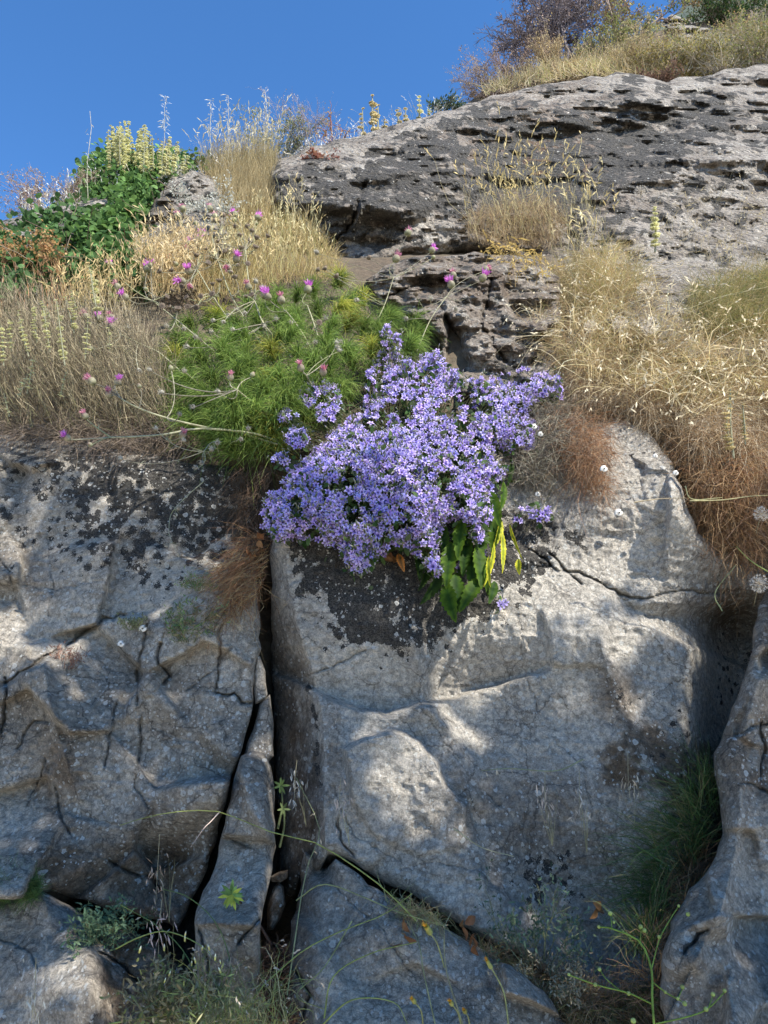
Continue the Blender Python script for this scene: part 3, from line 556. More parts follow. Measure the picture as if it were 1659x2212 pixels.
def bush(name, label, cat, cx, cyb, wpx, hpx, Y, tcol, lcols, nleaf, lsz, nmain=14, nsub=6, levels=3, r0=.006, lean=0.0, group=None, trunk='stem', crown='foliage', lw=.5, tw=None):
    B0 = at(cx, cyb, Y); t = thing(name, B0, label, cat, group); W = wpx*Y/F; H = hpx*Y/F
    x = RS.uniform(-1, 1, nmain); D = np.stack([x*W/2/H*1.1+lean, RS.uniform(-1, 1, nmain)*W/2/H*.9, RS.uniform(.55, 1, nmain)], 1)
    B = B0+np.stack([x*W*.22, RS.normal(size=nmain)*W*.1, np.full(nmain, -.02)], 1)
    lv = tree_paths(B, D, np.linalg.norm(D, axis=1)*H*.8, nsub, levels, .55, .5, .02, 5, .35); mb = MB()
    for k, P in enumerate(lv): tubes(mb, P, np.full(len(P), r0*(.5**k)), pal(len(P), tcol), 3)
    mb.build(trunk, M_TWIG, t)
    if nleaf:
        P = lv[-1]; i = RS.randint(0, len(P), nleaf); j = RS.randint(1, P.shape[1], nleaf); Cn = P[i, j]+rnd(nleaf)*lsz*.6
        m2 = MB(); leaves(m2, Cn, rnd(nleaf)+np.array([0, -.3, .5]), rnd(nleaf)+np.array([.3, -.4, 1]), lsz*RS.uniform(.6, 1.3, nleaf), lsz*lw, pal(nleaf, lcols, .2)); m2.build(crown, M_LEAF, t)
    return t
# ------------------------------------------------------------------ bellflower
def flower_tpl(open_=1.0, lob=(.52, .41, .80), tip=(.72, .63, .91), seed=0):
    mb = MB(); r = np.random.RandomState(seed)
    lathe(mb, [(-1.55, .05), (-1.5, .2), (-1.15, .24), (-.95, .2)], 5, None, cols=[(.16, .18, .08), (.2, .21, .1), (.24, .25, .13), (.2, .2, .12)])
    lathe(mb, [(-1.05, .16), (-.5, .33), (0, .44)], 5, None, cols=[(.42, .36, .62), (.52, .46, .80), lob])
    th0 = 0
    for k in range(5):
        a = th0+k*2*math.pi/5; w = .40*r.uniform(.9, 1.1); z1 = .22*open_ + (1-open_)*.5; zt = .10*open_+(1-open_)*1.0+r.uniform(-.1, .12); rt = (1.18*open_+.5*(1-open_))*r.uniform(.92, 1.08); rm = .8*open_+.5*(1-open_)
        def p(rr, da, z): return [rr*math.cos(a+da), rr*math.sin(a+da), z]
        V = [p(.44, -.62, 0), p(.42, 0, -.02), p(.44, .62, 0), p(rm, -w*.85, z1+.03), p(rm, 0, z1-.04), p(rm, w*.85, z1+.03), p(rt, 0, zt)]
        c = [lob, (.34, .26, .80), lob, tip, lob, tip, tip]
        mb.add(V, [[0, 1, 4, 3], [1, 2, 5, 4]], [[3, 4, 6], [4, 5, 6]], c)
    ce = [(0, 0, -.38)]+[(.30*math.cos(q), .30*math.sin(q), -.14) for q in np.arange(6)*math.pi/3]
    mb.add(ce, None, [[0, i, i % 6+1] for i in range(1, 7)], (.06, .035, .22))
    mb.add([(.05, 0, -.3), (-.05, .04, -.3), (-.02, -.05, -.3), (0, 0, .28)], None, [[0, 1, 3], [1, 2, 3], [2, 0, 3]], (.75, .72, .85))
    return mb
FT = [arrays(flower_tpl(1.0, seed=1)), arrays(flower_tpl(.85, (.46, .34, .76), (.62, .52, .88), 2)), arrays(flower_tpl(.45, (.64, .55, .82), (.82, .76, .92), 3))]
def bud_tpl():
    mb = MB(); lathe(mb, [(-1, .06), (-.8, .25), (0, .26), (.5, .16), (.9, .02)], 5, None, cols=[(.17, .19, .08), (.25, .26, .14), (.30, .30, .20), (.42, .38, .50), (.50, .45, .70)]); return mb
BUD = arrays(bud_tpl())
def flower_leaf(mb, b, t, wpx, off0, off1, col, fold=.2):
    A = on(b[0], b[1], off0); Z = on(t[0], t[1], off1); L = np.linalg.norm(Z-A)
    prof = [(0, 0), (.05, .10), (.12, .30), (.135, .235), (.23, .44), (.245, .34), (.34, .52), (.355, .41), (.46, .54), (.475, .41), (.58, .49), (.595, .36), (.69, .41), (.705, .29), (.80, .30), (.815, .2), (.90, .17), (1, 0)]
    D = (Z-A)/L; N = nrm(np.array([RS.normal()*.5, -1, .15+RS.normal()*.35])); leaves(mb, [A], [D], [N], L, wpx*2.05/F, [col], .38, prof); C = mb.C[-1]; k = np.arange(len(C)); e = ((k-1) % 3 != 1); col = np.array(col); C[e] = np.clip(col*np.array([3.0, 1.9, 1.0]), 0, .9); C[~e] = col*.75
    V = mb.V[-1]; V += fbm(V, 60, 2, int(b[0]))[:, None]*np.array([0, .006, 0])
def bellflower(name, label, polys, nfl, leafspec=(), bulge=.17, origin=None, parts=100, root=None, sprigs=(), gap=-.17, spikes=()):
    r0 = root or np.mean(polys[0], 0); t = thing(name, on(r0[0], r0[1], -.02), label, 'flowering plant')
    Pp = []; Nn = []
    areas = [abs(sum(a[0]*b[1]-b[0]*a[1] for a, b in zip(p, p[1:]+p[:1])))/2 for p in polys]
    for p, ar in zip(polys, areas):
        n = max(4, int(nfl*ar/sum(areas))); q = sample(wob(p, 7, 14, 5) if ar > 3000 else np.array(p), n*2)
        nz = fbm(np.stack([q[:, 0]/40, q[:, 1]/34, q[:, 0]*0], -1), 1, 3, 12); q = (q[nz > gap+RS.uniform(-.25, .1, len(q))] if ar > 3000 else q)[:n]
        s = sd(q[:, 0], q[:, 1], p); e = 6; gx = (sd(q[:, 0]+e, q[:, 1], p)-sd(q[:, 0]-e, q[:, 1], p))/(2*e); gy = (sd(q[:, 0], q[:, 1]+e, p)-sd(q[:, 0], q[:, 1]-e, p))/(2*e)
        m = min(1, math.sqrt(max(ar, 1))/260); tt = np.clip(s/90, 0, 1)
        lump = fbm(np.stack([q[:, 0]/34, q[:, 1]/30, q[:, 0]*0+3], -1), 1, 2, 21)
        off = -.04-bulge*m*np.sqrt(tt)*(1 if True else 0)-.035*lump+RS.uniform(-.012, .02, len(q))
        if len(polys) and ar == max(areas) and ar > 40000: off -= .06*sstep(760, 950, q[:, 1])
        if ar < 3000 and np.mean(p, 0)[0] < 760: off -= .17
        Pp.append(on(q[:, 0], q[:, 1], off))
        nn = np.stack([-gx*.55*(1-tt), np.full(len(q), -.75), .22+gy*.5*(1-tt)+.0*tt], 1)+rnd(len(q))*.33; Nn.append(nn)
    for (sx, sy0, sy1, rr, k) in spikes:
        tt = RS.uniform(0, 1, k); an = RS.uniform(0, 6.28, k); r_ = rr*(.35+.65*(1-tt))*RS.uniform(.6, 1, k)
        x = sx+np.cos(an)*r_+(tt-.5)*0; y = sy1+(sy0-sy1)*tt; b = base(sx, sy1)-.10
        Pp.append(at(x, y, b+np.sin(an)*r_*2.1/F)); Nn.append(np.stack([np.cos(an)*.8, np.sin(an)*.8-.35, .35+.5*tt], 1)+rnd(k)*.2)
    P = np.concatenate(Pp); N = nrm(np.concatenate(Nn)); n = len(P); sc = .0112*RS.uniform(.72, 1.12, n)
    view = nrm(CAM-P); score = (N*view).sum(1)*sc; od = np.argsort(-score); var = RS.choice([0, 0, 0, 1, 1, 2], n)
    tint = 1+RS.normal(size=(n, 1))*np.array([[.13, .13, .05]])+RS.normal(size=(n, 3))*np.array([.05, .03, .02])
    mes = []
    for k in range(3):
        mb = MB(); mb.add(*FT[k][:3], c=FT[k][3]); me = mb.mesh('flower', M_PETAL, (0, 0, 0)); mes.append(me)
    for i in od[:parts]: place(mes[min(var[i], 1)], 'flower', P[i], N[i], sc[i]*1.04, t)
    rest = od[parts:]
    if len(rest):
        mb = MB()
        for k in range(3):
            r = rest[var[rest] == k]
            if len(r): inst(mb, FT[k], P[r], N[r], sc[r], tint[r])
        f = mb.build('flower', M_PETAL, t)
        if n > 100: f['kind'] = 'stuff'
    # buds, calyces
    nb = max(1, int(n*1.25)); i = RS.randint(0, n, nb); mb = MB(); inst(mb, BUD, P[i]+rnd(nb)*.010+np.array([0, -.002, .003]), N[i]+rnd(nb)*.5+np.array([0, 0, .3]), .0085*RS.uniform(.6, 1.2, nb), pal(nb, [(1, 1, 1), (.8, .9, .7), (1.2, 1.15, .9)], .1)); mb.build('buds', M_LEAF, t)
    # stems running back to the root
    ns = max(3, n//2); i = RS.randint(0, n, ns); R = np.array(t.location)+np.array([0, .05, .0]); E = P[i]-N[i]*.014
    tt = np.linspace(0, 1, 6)[None, :, None]; Q = E[:, None]*(tt)+(R+rnd(ns)*np.array([.06, .02, .05]))[:, None]*(1-tt); Q[:, :, 1] += (np.sin(tt*math.pi)*.02)[:, :, 0]
    Q += np.cumsum(RS.normal(size=Q.shape), 1)*.003*np.sin(tt*math.pi)
    mb = MB(); tubes(mb, Q, np.full(ns, .0013), pal(ns, [(.14, .15, .07), (.2, .19, .1), (.10, .12, .05)]), 3); mb.build('stems', M_LEAF, t)
    # small dark leaves inside
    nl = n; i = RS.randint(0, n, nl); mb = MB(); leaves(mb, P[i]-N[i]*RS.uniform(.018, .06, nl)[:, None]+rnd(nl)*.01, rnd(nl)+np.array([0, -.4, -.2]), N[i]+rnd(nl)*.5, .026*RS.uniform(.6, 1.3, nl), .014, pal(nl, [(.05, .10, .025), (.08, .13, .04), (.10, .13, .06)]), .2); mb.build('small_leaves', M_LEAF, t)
    for s in leafspec:
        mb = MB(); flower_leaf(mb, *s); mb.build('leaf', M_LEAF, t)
    return t
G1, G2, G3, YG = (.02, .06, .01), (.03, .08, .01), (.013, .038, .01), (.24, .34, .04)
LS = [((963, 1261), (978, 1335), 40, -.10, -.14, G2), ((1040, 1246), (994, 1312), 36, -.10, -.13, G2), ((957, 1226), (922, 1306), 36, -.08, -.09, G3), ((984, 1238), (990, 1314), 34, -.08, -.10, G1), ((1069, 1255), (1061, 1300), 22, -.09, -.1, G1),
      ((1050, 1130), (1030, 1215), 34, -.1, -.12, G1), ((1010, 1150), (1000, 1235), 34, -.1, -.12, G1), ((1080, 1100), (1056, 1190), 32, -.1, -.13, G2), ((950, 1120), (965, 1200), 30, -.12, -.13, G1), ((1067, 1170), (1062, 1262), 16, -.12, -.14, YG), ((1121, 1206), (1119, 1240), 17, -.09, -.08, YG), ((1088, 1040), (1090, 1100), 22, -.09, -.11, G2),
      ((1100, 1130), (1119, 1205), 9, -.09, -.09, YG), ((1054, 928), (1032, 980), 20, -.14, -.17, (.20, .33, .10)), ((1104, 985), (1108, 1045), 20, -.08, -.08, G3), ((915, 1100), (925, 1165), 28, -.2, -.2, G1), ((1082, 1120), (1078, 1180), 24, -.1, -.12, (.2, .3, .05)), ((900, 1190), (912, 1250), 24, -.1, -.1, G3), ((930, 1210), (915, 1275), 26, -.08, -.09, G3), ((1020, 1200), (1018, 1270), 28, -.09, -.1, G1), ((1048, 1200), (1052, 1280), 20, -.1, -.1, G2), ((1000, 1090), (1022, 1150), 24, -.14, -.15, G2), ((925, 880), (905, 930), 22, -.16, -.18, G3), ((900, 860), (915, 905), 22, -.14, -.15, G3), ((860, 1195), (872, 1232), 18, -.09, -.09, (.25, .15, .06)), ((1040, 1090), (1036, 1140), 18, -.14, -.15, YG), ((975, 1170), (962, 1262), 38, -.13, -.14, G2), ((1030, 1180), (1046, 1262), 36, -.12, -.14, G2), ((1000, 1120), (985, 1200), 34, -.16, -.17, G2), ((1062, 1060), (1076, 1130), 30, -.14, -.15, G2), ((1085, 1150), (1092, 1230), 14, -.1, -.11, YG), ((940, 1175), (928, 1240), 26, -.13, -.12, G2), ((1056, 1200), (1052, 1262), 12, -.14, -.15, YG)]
MAINP = [(563, 1130), (568, 1085), (600, 1035), (640, 1000), (690, 960), (735, 918), (785, 892), (797, 850), (785, 815), (800, 785), (835, 765), (870, 770), (900, 778), (940, 755), (962, 768), (978, 800), (990, 828), (1040, 815), (1100, 802), (1160, 800), (1200, 810), (1228, 845), (1195, 866), (1150, 875), (1135, 900), (1165, 925), (1150, 962), (1110, 972), (1075, 965), (1068, 990), (1092, 1020), (1068, 1060), (1062, 1120), (1040, 1180), (1005, 1150), (980, 1120), (955, 1150), (940, 1190), (960, 1240), (930, 1235), (890, 1190), (850, 1195), (820, 1200), (800, 1240), (770, 1250), (740, 1205), (700, 1180), (640, 1160), (600, 1165)]
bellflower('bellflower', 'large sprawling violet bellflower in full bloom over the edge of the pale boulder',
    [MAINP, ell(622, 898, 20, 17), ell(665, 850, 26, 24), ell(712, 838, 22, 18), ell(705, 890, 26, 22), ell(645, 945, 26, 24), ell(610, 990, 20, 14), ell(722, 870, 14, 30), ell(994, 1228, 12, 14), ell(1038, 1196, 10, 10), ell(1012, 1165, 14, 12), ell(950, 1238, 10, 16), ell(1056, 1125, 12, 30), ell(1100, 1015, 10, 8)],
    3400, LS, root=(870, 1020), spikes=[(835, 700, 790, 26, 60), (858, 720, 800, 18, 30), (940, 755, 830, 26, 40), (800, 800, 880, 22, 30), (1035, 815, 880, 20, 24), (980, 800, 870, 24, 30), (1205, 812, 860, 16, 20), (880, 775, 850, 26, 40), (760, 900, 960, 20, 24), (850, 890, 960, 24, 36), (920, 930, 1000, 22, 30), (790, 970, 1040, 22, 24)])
bellflower('bellflower', 'small violet bellflower sprig growing alone on the pale rock right of the big one', [ell(1140, 1103, 16, 12), ell(1172, 1110, 22, 16), ell(1118, 1122, 9, 9)], 24, [], .04, parts=22, root=(1155, 1125))
bellflower('bellflower', 'single violet bellflower bloom low on the rock beside the lichen', [ell(1086, 1302, 7, 7)], 4, [((1080, 1285), (1082, 1300), 8, -.03, -.04, G2)], .02, parts=4, root=(1080, 1290))
# ------------------------------------------------------------------ green shrub of needle leaves
def needle_shrub():
    poly = [(362, 790), (410, 730), (470, 690), (540, 655), (600, 640), (650, 615), (740, 612), (800, 650), (860, 690), (915, 725), (890, 770), (800, 800), (770, 860), (720, 900), (650, 950), (570, 990), (500, 985), (430, 950), (380, 900)]
    t = thing('needle_shrub', on(560, 960, -.05), 'bright green shrub of long drooping needle leaves behind the violet flowers', 'shrub')
    qa = sample(poly, 1500); q = [qa[0]]
    for _ in range(97): q.append(qa[np.argmax(np.min([np.hypot(*(qa[:400]+0-p).T) for p in q], 0)*RS.uniform(.75, 1, 400))])
    q = np.array(q)+RS.uniform(-10, 10, (98, 2)); q = q[np.argsort(q[:, 1])]
    for (x, y) in q:
        s = float(sd(np.array([x]), np.array([y]), poly)[0]); Y = float(base(x, y))-.05-.16*min(1, s/90)+RS.uniform(-.03, .05); B = at(x, y+18, Y+.04)
        ax = nrm(np.array([(x-620)/500+RS.normal()*.25, -.45+RS.normal()*.2, .85])); A = arcs([B], [ax], .07, .1, 5)[0]; mb = MB(); tubes(mb, A[None], np.full(1, .0022), [(.16, .18, .09)], 4)
        n = 260; k = RS.randint(1, 5, n); D = nrm(ax+nrm(rnd(n))*RS.uniform(.35, 1.05, n)[:, None]); L = RS.uniform(.06, .145, n)
        tone = 1+RS.normal()*.18; c = pal(n, GREEN if RS.uniform() > .14 else [(.28, .30, .05), (.36, .33, .07), (.2, .25, .05)])*tone
        ribbons(mb, arcs(A[k], D, L, RS.uniform(.35, .9, n), 7, .05), .0018, c*1.3, prof=[1, 1, .9, .7, .2]); mb.build('shoot', M_LEAF, t)
    mb = MB(); n = 3600; q2 = sample(poly, n); nz = fbm(np.stack([q2[:, 0]/40, q2[:, 1]/40, q2[:, 0]*0], -1), 1, 2, 5); s2 = sd(q2[:, 0], q2[:, 1], poly); B = on(q2[:, 0], q2[:, 1]+10, -.02-.13*np.clip(s2/90, 0, 1)+RS.uniform(-.02, .06, n))
    ribbons(mb, arcs(B, rnd(n)*.6+np.array([0, -.5, .6]), RS.uniform(.06, .14, n), RS.uniform(.4, 1, n), 7, .05), .0018, pal(n, GREEN)*1.2*(1+nz[:, None]*.5), prof=[1, 1, .9, .7, .2]); fo = mb.build('foliage', M_LEAF, t); fo['kind'] = 'stuff'
    mb = MB(); n = 160; E = on(q[RS.randint(0, len(q), n), 0], q[RS.randint(0, len(q), n), 1]+0, .02); R = np.array(t.location)+np.array([0, .1, 0]); tt = np.linspace(0, 1, 6)[None, :, None]
    tubes(mb, R*(1-tt)+E[:, None]*tt+RS.normal(size=(n, 6, 3))*.012, np.full(n, .0025), pal(n, [(.2, .17, .13), (.14, .11, .08)]), 3); mb.build('branches', M_TWIG, t)
needle_shrub()
# brown twiggy dead shrub on the left
def dry_shrub():
    t = thing('dead_shrub', on(200, 940, 0), 'dense brown leafless shrub overhanging the left boulder', 'dead shrub')
    mb = MB(); n = 3000; q = sample([(-60, 700), (60, 690), (180, 720), (330, 740), (370, 820), (380, 930), (300, 950), (150, 935), (-60, 930)], n)
    Y = base(q[:, 0], q[:, 1])-.02-.16*np.clip((940-q[:, 1])/120, 0, 1)+RS.uniform(-.08, .12, n); B = at(q[:, 0], q[:, 1], Y); D = np.stack([-.42+RS.normal(size=n)*.35, -.25+RS.normal(size=n)*.3, .85+RS.normal(size=n)*.15], 1)
    L = RS.uniform(.07, .19, n); P = arcs(B, D, L, -.15, 6, .30); c = pal(n, [(.13, .10, .062), (.075, .058, .04), (.20, .155, .095), (.30, .25, .15), (.17, .16, .08)]); ribbons(mb, P, .0022, c)
    for k in range(2):
        m = 3000; i = RS.randint(0, n, m); j = RS.randint(2, 6, m); ribbons(mb, arcs(P[i, j], nrm(D[i])+rnd(m)*.5, RS.uniform(.03, .08, m), -.1, 4, .3), .0014, pal(m, [(.27, .22, .13), (.15, .12, .075), (.38, .32, .2)]))
    mb.build('twigs', M_TWIG, t)
    mb = MB(); n = 1100; q = sample([(-60, 900), (380, 905), (420, 960), (300, 990), (130, 960), (-60, 945)], n); B = on(q[:, 0], q[:, 1], -.05); ribbons(mb, arcs(B, rnd(n)*.6+np.array([-.3, -.8, -.1]), RS.uniform(.06, .15, n), .5, 6, .4), .0016, pal(n, [(.13, .10, .08), (.22, .17, .12)])); mb.build('hanging_twigs', M_TWIG, t)
    mb = MB(); n = 900; q = sample([(-40, 600), (120, 590), (250, 620), (340, 700), (350, 760), (100, 760), (-40, 740)], n); ribbons(mb, arcs(on(q[:, 0], q[:, 1]+60, -.14), np.array([-.25, -.2, .9])+rnd(n)*.25, RS.uniform(.08, .19, n), -.05, 5, .2), .0016, pal(n, [(.42, .34, .22), (.36, .28, .2), (.5, .42, .28)])); mb.build('pale_twigs', M_TWIG, t)
dry_shrub()
# ------------------------------------------------------------------ knapweed
def head_tpl(kind):
    a = MB(); f = MB()
    if kind in ('pink', 'fade'):
        lathe(a, [(-1.0, .12), (-.9, .45), (-.5, .72), (0, .70), (.35, .48), (.5, .3)], 9, None, cols=[(.25, .26, .13), (.30, .30, .17), (.38, .36, .24), (.36, .32, .22), (.33, .24, .2), (.3, .18, .2)])
        n = 46; D = nrm(rnd(n)*np.array([.6, .6, .25])+np.array([0, 0, .9])); c = pal(n, [(.72, .20, .64), (.80, .34, .74), (.60, .14, .56)] if kind == 'pink' else [(.66, .28, .36), (.72, .42, .42), (.5, .2, .3)])
        ribbons(f, arcs(np.tile([[0, 0, .35]], (n, 1))+rnd(n)*.12, D, RS.uniform(.8, 1.35, n)*(1 if kind == 'pink' else .8), -.05, 4), .13, c, prof=[.5, .8, 1, .5]); return a, f
    if kind == 'bud': lathe(a, [(-1.0, .12), (-.85, .5), (-.35, .74), (.1, .66), (.5, .35), (.75, .05)], 8, None, cols=[(.25, .27, .12), (.33, .35, .18), (.40, .40, .24), (.40, .37, .25), (.34, .27, .19), (.3, .2, .18)]); return a, None
    if kind == 'dark':
        lathe(a, [(-.9, .12), (-.8, .4), (-.4, .7), (0, .85), (.1, .6), (.0, .1)], 9, None, cols=[(.2, .17, .12), (.22, .18, .13), (.24, .19, .14), (.34, .27, .2), (.16, .12, .09), (.10, .08, .06)])
        n = 20; th = np.arange(n)*2*math.pi/n; D = np.stack([np.cos(th), np.sin(th), np.full(n, .5)], 1); ribbons(f, arcs(np.stack([np.cos(th)*.75, np.sin(th)*.75, th*0], 1), D, .4, 0, 3), .16, pal(n, [(.33, .27, .2), (.22, .17, .13)])); return a, f
    lathe(a, [(-.9, .1), (-.7, .45), (-.2, .6), (.1, .4)], 8, None, cols=[(.3, .27, .2), (.36, .33, .26), (.42, .39, .31), (.45, .42, .35)])
    n = 46; D = nrm(rnd(n)+np.array([0, 0, .35])); ribbons(f, arcs(np.tile([[0, 0, -.1]], (n, 1)), D, RS.uniform(.8, 1.2, n), 0, 3), .10, pal(n, [(.5, .47, .38), (.62, .58, .48), (.38, .35, .27)])); return a, f
HM = {}
for k in ('pink', 'fade', 'bud', 'dark', 'pale'):
    a, f = head_tpl(k); HM[k] = (a.mesh('flower_head' if k in ('pink', 'fade', 'bud') else 'seed_head', M_LEAF, (0, 0, 0)), f.mesh('florets' if k in ('pink', 'fade') else 'bristles', M_PETAL if k in ('pink', 'fade') else M_LEAF, (0, 0, 0)) if f else None)
HS = {'pink': .0175, 'fade': .0168, 'bud': .0110, 'dark': .0112, 'pale': .0125}
def knapweed(label, root, fork, heads, off=-.2, r=.0026, offr=-.06, bend=12, sub=True):
    off = off-.14
    t = thing('knapweed', on(root[0], root[1], offr), label, 'wildflower', 'pink knapweeds leaning out over the shrubs')
    mb = MB(); main = [root]+list(fork); mp = path3(main, offr, off, 14); tubes(mb, mp[None], np.linspace(r*1.5, r, 14)[None], [(.46, .44, .28)], 5)
    mp2 = path3(main, 0, 0, 40)[:, :1]*0; fk = np.array(main, float)
    for (hx, hy, kd) in heads:
        d = [(math.hypot(hx-p[0], hy-p[1]), i) for i, p in enumerate(fk)]; i = min(d)[1]; s = fk[i]
        n = len(fk)-1; oo = offr+(off-offr)*i/max(1, n); mid = ((s[0]+hx)/2+random.uniform(-bend, bend), (s[1]+hy)/2+random.uniform(-bend, bend)+min(10, abs(hx-s[0])*.1))
        oh = off+random.uniform(-.05, .03); b0 = float(base(*s)); 
        P = np.array([at(*s, b0+oo), at(*mid, (b0+oo+float(base(hx, hy))+oh)/2), at(hx, hy, float(base(hx, hy))+oh)])
        tt = np.linspace(0, 1, 9)[:, None]; Q = (1-tt)**2*P[0]+2*tt*(1-tt)*(2*P[1]-.5*P[0]-.5*P[2])+tt**2*P[2]
        tubes(mb, Q[None], np.linspace(r*.85, r*.55, 9)[None], [pal(1, [(.36, .36, .2), (.42, .39, .27), (.30, .27, .2)])[0]], 4)
        dr = nrm(Q[-1]-Q[-2]+np.array([0, -.012, .01])); hs = HS[kd]*(float(base(hx, hy))+oh)/2.35*random.uniform(.88, 1.12)
        loc = Q[-1]+dr*hs*.9; spin = random.uniform(0, 6.28); h = place(HM[kd][0], HM[kd][0].name.split('.')[0], loc, dr, hs, t, spin)
        if HM[kd][1]:
            f = bpy.data.objects.new(HM[kd][1].name.split('.')[0], HM[kd][1]); COL.objects.link(f); f.parent = h
        # thin grey leaves on the stem
        n = 4; k = RS.randint(1, 8, n); ribbons(mb, arcs(Q[k], nrm(rnd(n)+np.array([0, -.3, .6])), RS.uniform(.015, .035, n), .5, 4), .0018, pal(n, [(.36, .36, .25), (.28, .3, .18)]))
    mb.build('stem', M_LEAF, t); return t
def cd(l): return [(162+x*.3255, 432+y*.3255, k) for (x, y, k) in l]
P_, D_, L_, U_, E_ = 'pink', 'dark', 'pale', 'bud', 'fade'
knapweed('lowest knapweed, pink heads reaching far left above the left boulder', (600, 953), [(540, 935), (430, 926), (360, 938), (300, 943), (240, 945)], [(150, 950, P_), (187, 905, E_), (197, 962, U_), (393, 943, E_)], -.24)
knapweed('knapweed with a bright pink head and drooping faded buds in front of the dead shrub', (600, 960), [(500, 930), (440, 922), (360, 903), (300, 882), (262, 862)], [(254, 833, P_), (238, 858, E_), (204, 830, E_), (302, 838, U_), (388, 898, L_), (370, 800, U_)], -.26)
knapweed('knapweed with a reddish pink head left of the lilac sprays', (610, 888), [(570, 878), (545, 868), (512, 842)], [(498, 822, E_), (543, 815, U_), (475, 850, L_), (420, 880, L_), (355, 850, L_), (328, 803, L_)], -.22)
knapweed('long knapweed stem ending in four pink heads at the left', (560, 880), [(490, 855), (430, 838), (350, 766), (300, 742), (262, 722)], [(240, 714, P_), (219, 695, P_), (190, 690, E_), (243, 692, E_), (272, 712, L_), (200, 755, U_), (300, 800, L_), (400, 805, L_)], -.22)
knapweed('knapweed with a fat dusky pink head standing over the needle leaves', (705, 830), [(690, 790), (665, 740), (640, 700), (618, 672)], [(609, 656, E_), (582, 648, P_), (572, 645, P_), (630, 700, L_), (680, 742, L_), (728, 755, L_)], -.2)
knapweed('short knapweed poking out above the lilac spray, blunt pink head', (690, 862), [(675, 835), (662, 812)], [(652, 802, E_), (697, 810, E_), (726, 745, L_), (730, 760, L_)], -.2)
knapweed('upright knapweed with one round pink head against the green needles', (700, 800), [(690, 740), (675, 690), (664, 660)], [(663, 632, P_), (690, 700, D_), (702, 692, L_), (735, 740, L_)], -.16)
knapweed('tall knapweed bending left with pink and lilac heads over the dry grass', (560, 850), [(500, 790), (440, 740), (380, 690), (330, 650)], cd([(240, 440, P_), (505, 450, P_), (480, 475, P_), (350, 660, P_), (290, 590, E_), (475, 600, U_), (580, 715, D_), (635, 720, D_), (685, 735, D_), (640, 612, D_), (600, 650, D_), (720, 860, L_), (800, 915, L_), (610, 850, L_)]), -.2)
knapweed('many headed knapweed crowded with dark spent heads and pink tufts', (570, 830), [(540, 770), (500, 700), (460, 640), (425, 580)], cd([(760, 490, P_), (725, 545, P_), (765, 575, E_), (715, 575, D_), (750, 655, D_), (840, 645, D_), (920, 635, D_), (810, 715, D_), (750, 715, D_), (880, 425, D_), (650, 475, D_), (575, 480, D_), (960, 548, D_), (915, 570, D_), (745, 365, E_), (765, 400, U_), (800, 380, D_), (830, 285, P_), (845, 240, P_), (755, 305, P_), (785, 345, D_), (860, 335, D_)]), -.2)
knapweed('knapweed rising behind the others towards the straw tussock, two bright pink heads', (600, 800), [(570, 700), (540, 620), (530, 540)], cd([(1065, 105, P_), (1210, 130, P_), (1200, 165, U_), (1060, 140, U_), (1070, 185, D_), (1150, 185, D_), (1090, 245, D_), (1200, 262, D_), (1275, 250, D_), (1175, 215, D_), (1195, 325, D_), (1100, 330, D_), (1005, 355, D_), (955, 285, D_), (1145, 430, D_), (1155, 290, D_)]), -.2)
knapweed('knapweed with small lilac heads in front of the grey boulder', (590, 780), [(550, 720), (500, 640), (470, 560)], cd([(720, 70, E_), (685, 120, E_), (705, 160, U_), (895, 70, E_), (930, 120, E_), (925, 145, D_), (955, 150, D_), (730, 120, D_), (1065, 415, P_), (1075, 440, U_), (1020, 455, E_), (1030, 480, U_), (665, 410, E_), (680, 435, U_), (980, 110, D_), (700, 300, U_), (1065, 525, D_), (805, 160, U_)]), -.18)
knapweed('knapweed on the green shrub with a crimson pink head and woolly grey heads', (650, 820), [(620, 760), (570, 700), (550, 650)], cd([(1160, 595, E_), (1180, 640, D_), (1140, 650, D_), (1200, 555, L_), (1235, 595, L_), (1325, 800, L_), (1260, 850, L_), (1130, 760, L_), (1080, 735, L_), (1025, 768, L_), (1055, 865, L_), (930, 800, L_), (990, 810, L_), (760, 980, L_), (915, 885, L_)]), -.18)
knapweed('thin knapweed beside the dark boulder, right of the shrub', (800, 720), [(830, 660), (850, 600)], [(930, 545, P_), (934, 558, U_), (880, 507, E_), (853, 565, E_), (858, 548, D_), (690, 585, D_), (705, 583, D_), (730, 600, D_), (688, 548, L_), (775, 650, L_), (800, 560, D_)], -.12, .0017)
knapweed('sparse knapweed in front of the jagged rock, magenta heads', (900, 760), [(930, 690), (965, 640)], [(977, 622, P_), (979, 600, E_), (1039, 606, P_), (1045, 586, E_), (985, 670, L_), (1012, 640, D_), (900, 640, D_), (930, 650, L_), (880, 690, L_)], -.14, .0017)
knapweed('drooping dry knapweed hanging over the left boulder edge', (500, 960), [(460, 955), (440, 975)], [(426, 1012, L_), (437, 1002, L_), (455, 975, L_), (398, 955, L_), (470, 960, L_), (265, 993, L_), (520, 950, L_), (340, 930, L_), (535, 928, L_)], -.16, .0014)
knapweed('dead knapweed stalk dangling down in front of the black lichen', (440, 1040), [(400, 1075), (370, 1110), (364, 1150)], [(361, 1180, L_), (386, 1200, L_), (386, 1100, L_)], -.08, .0011)
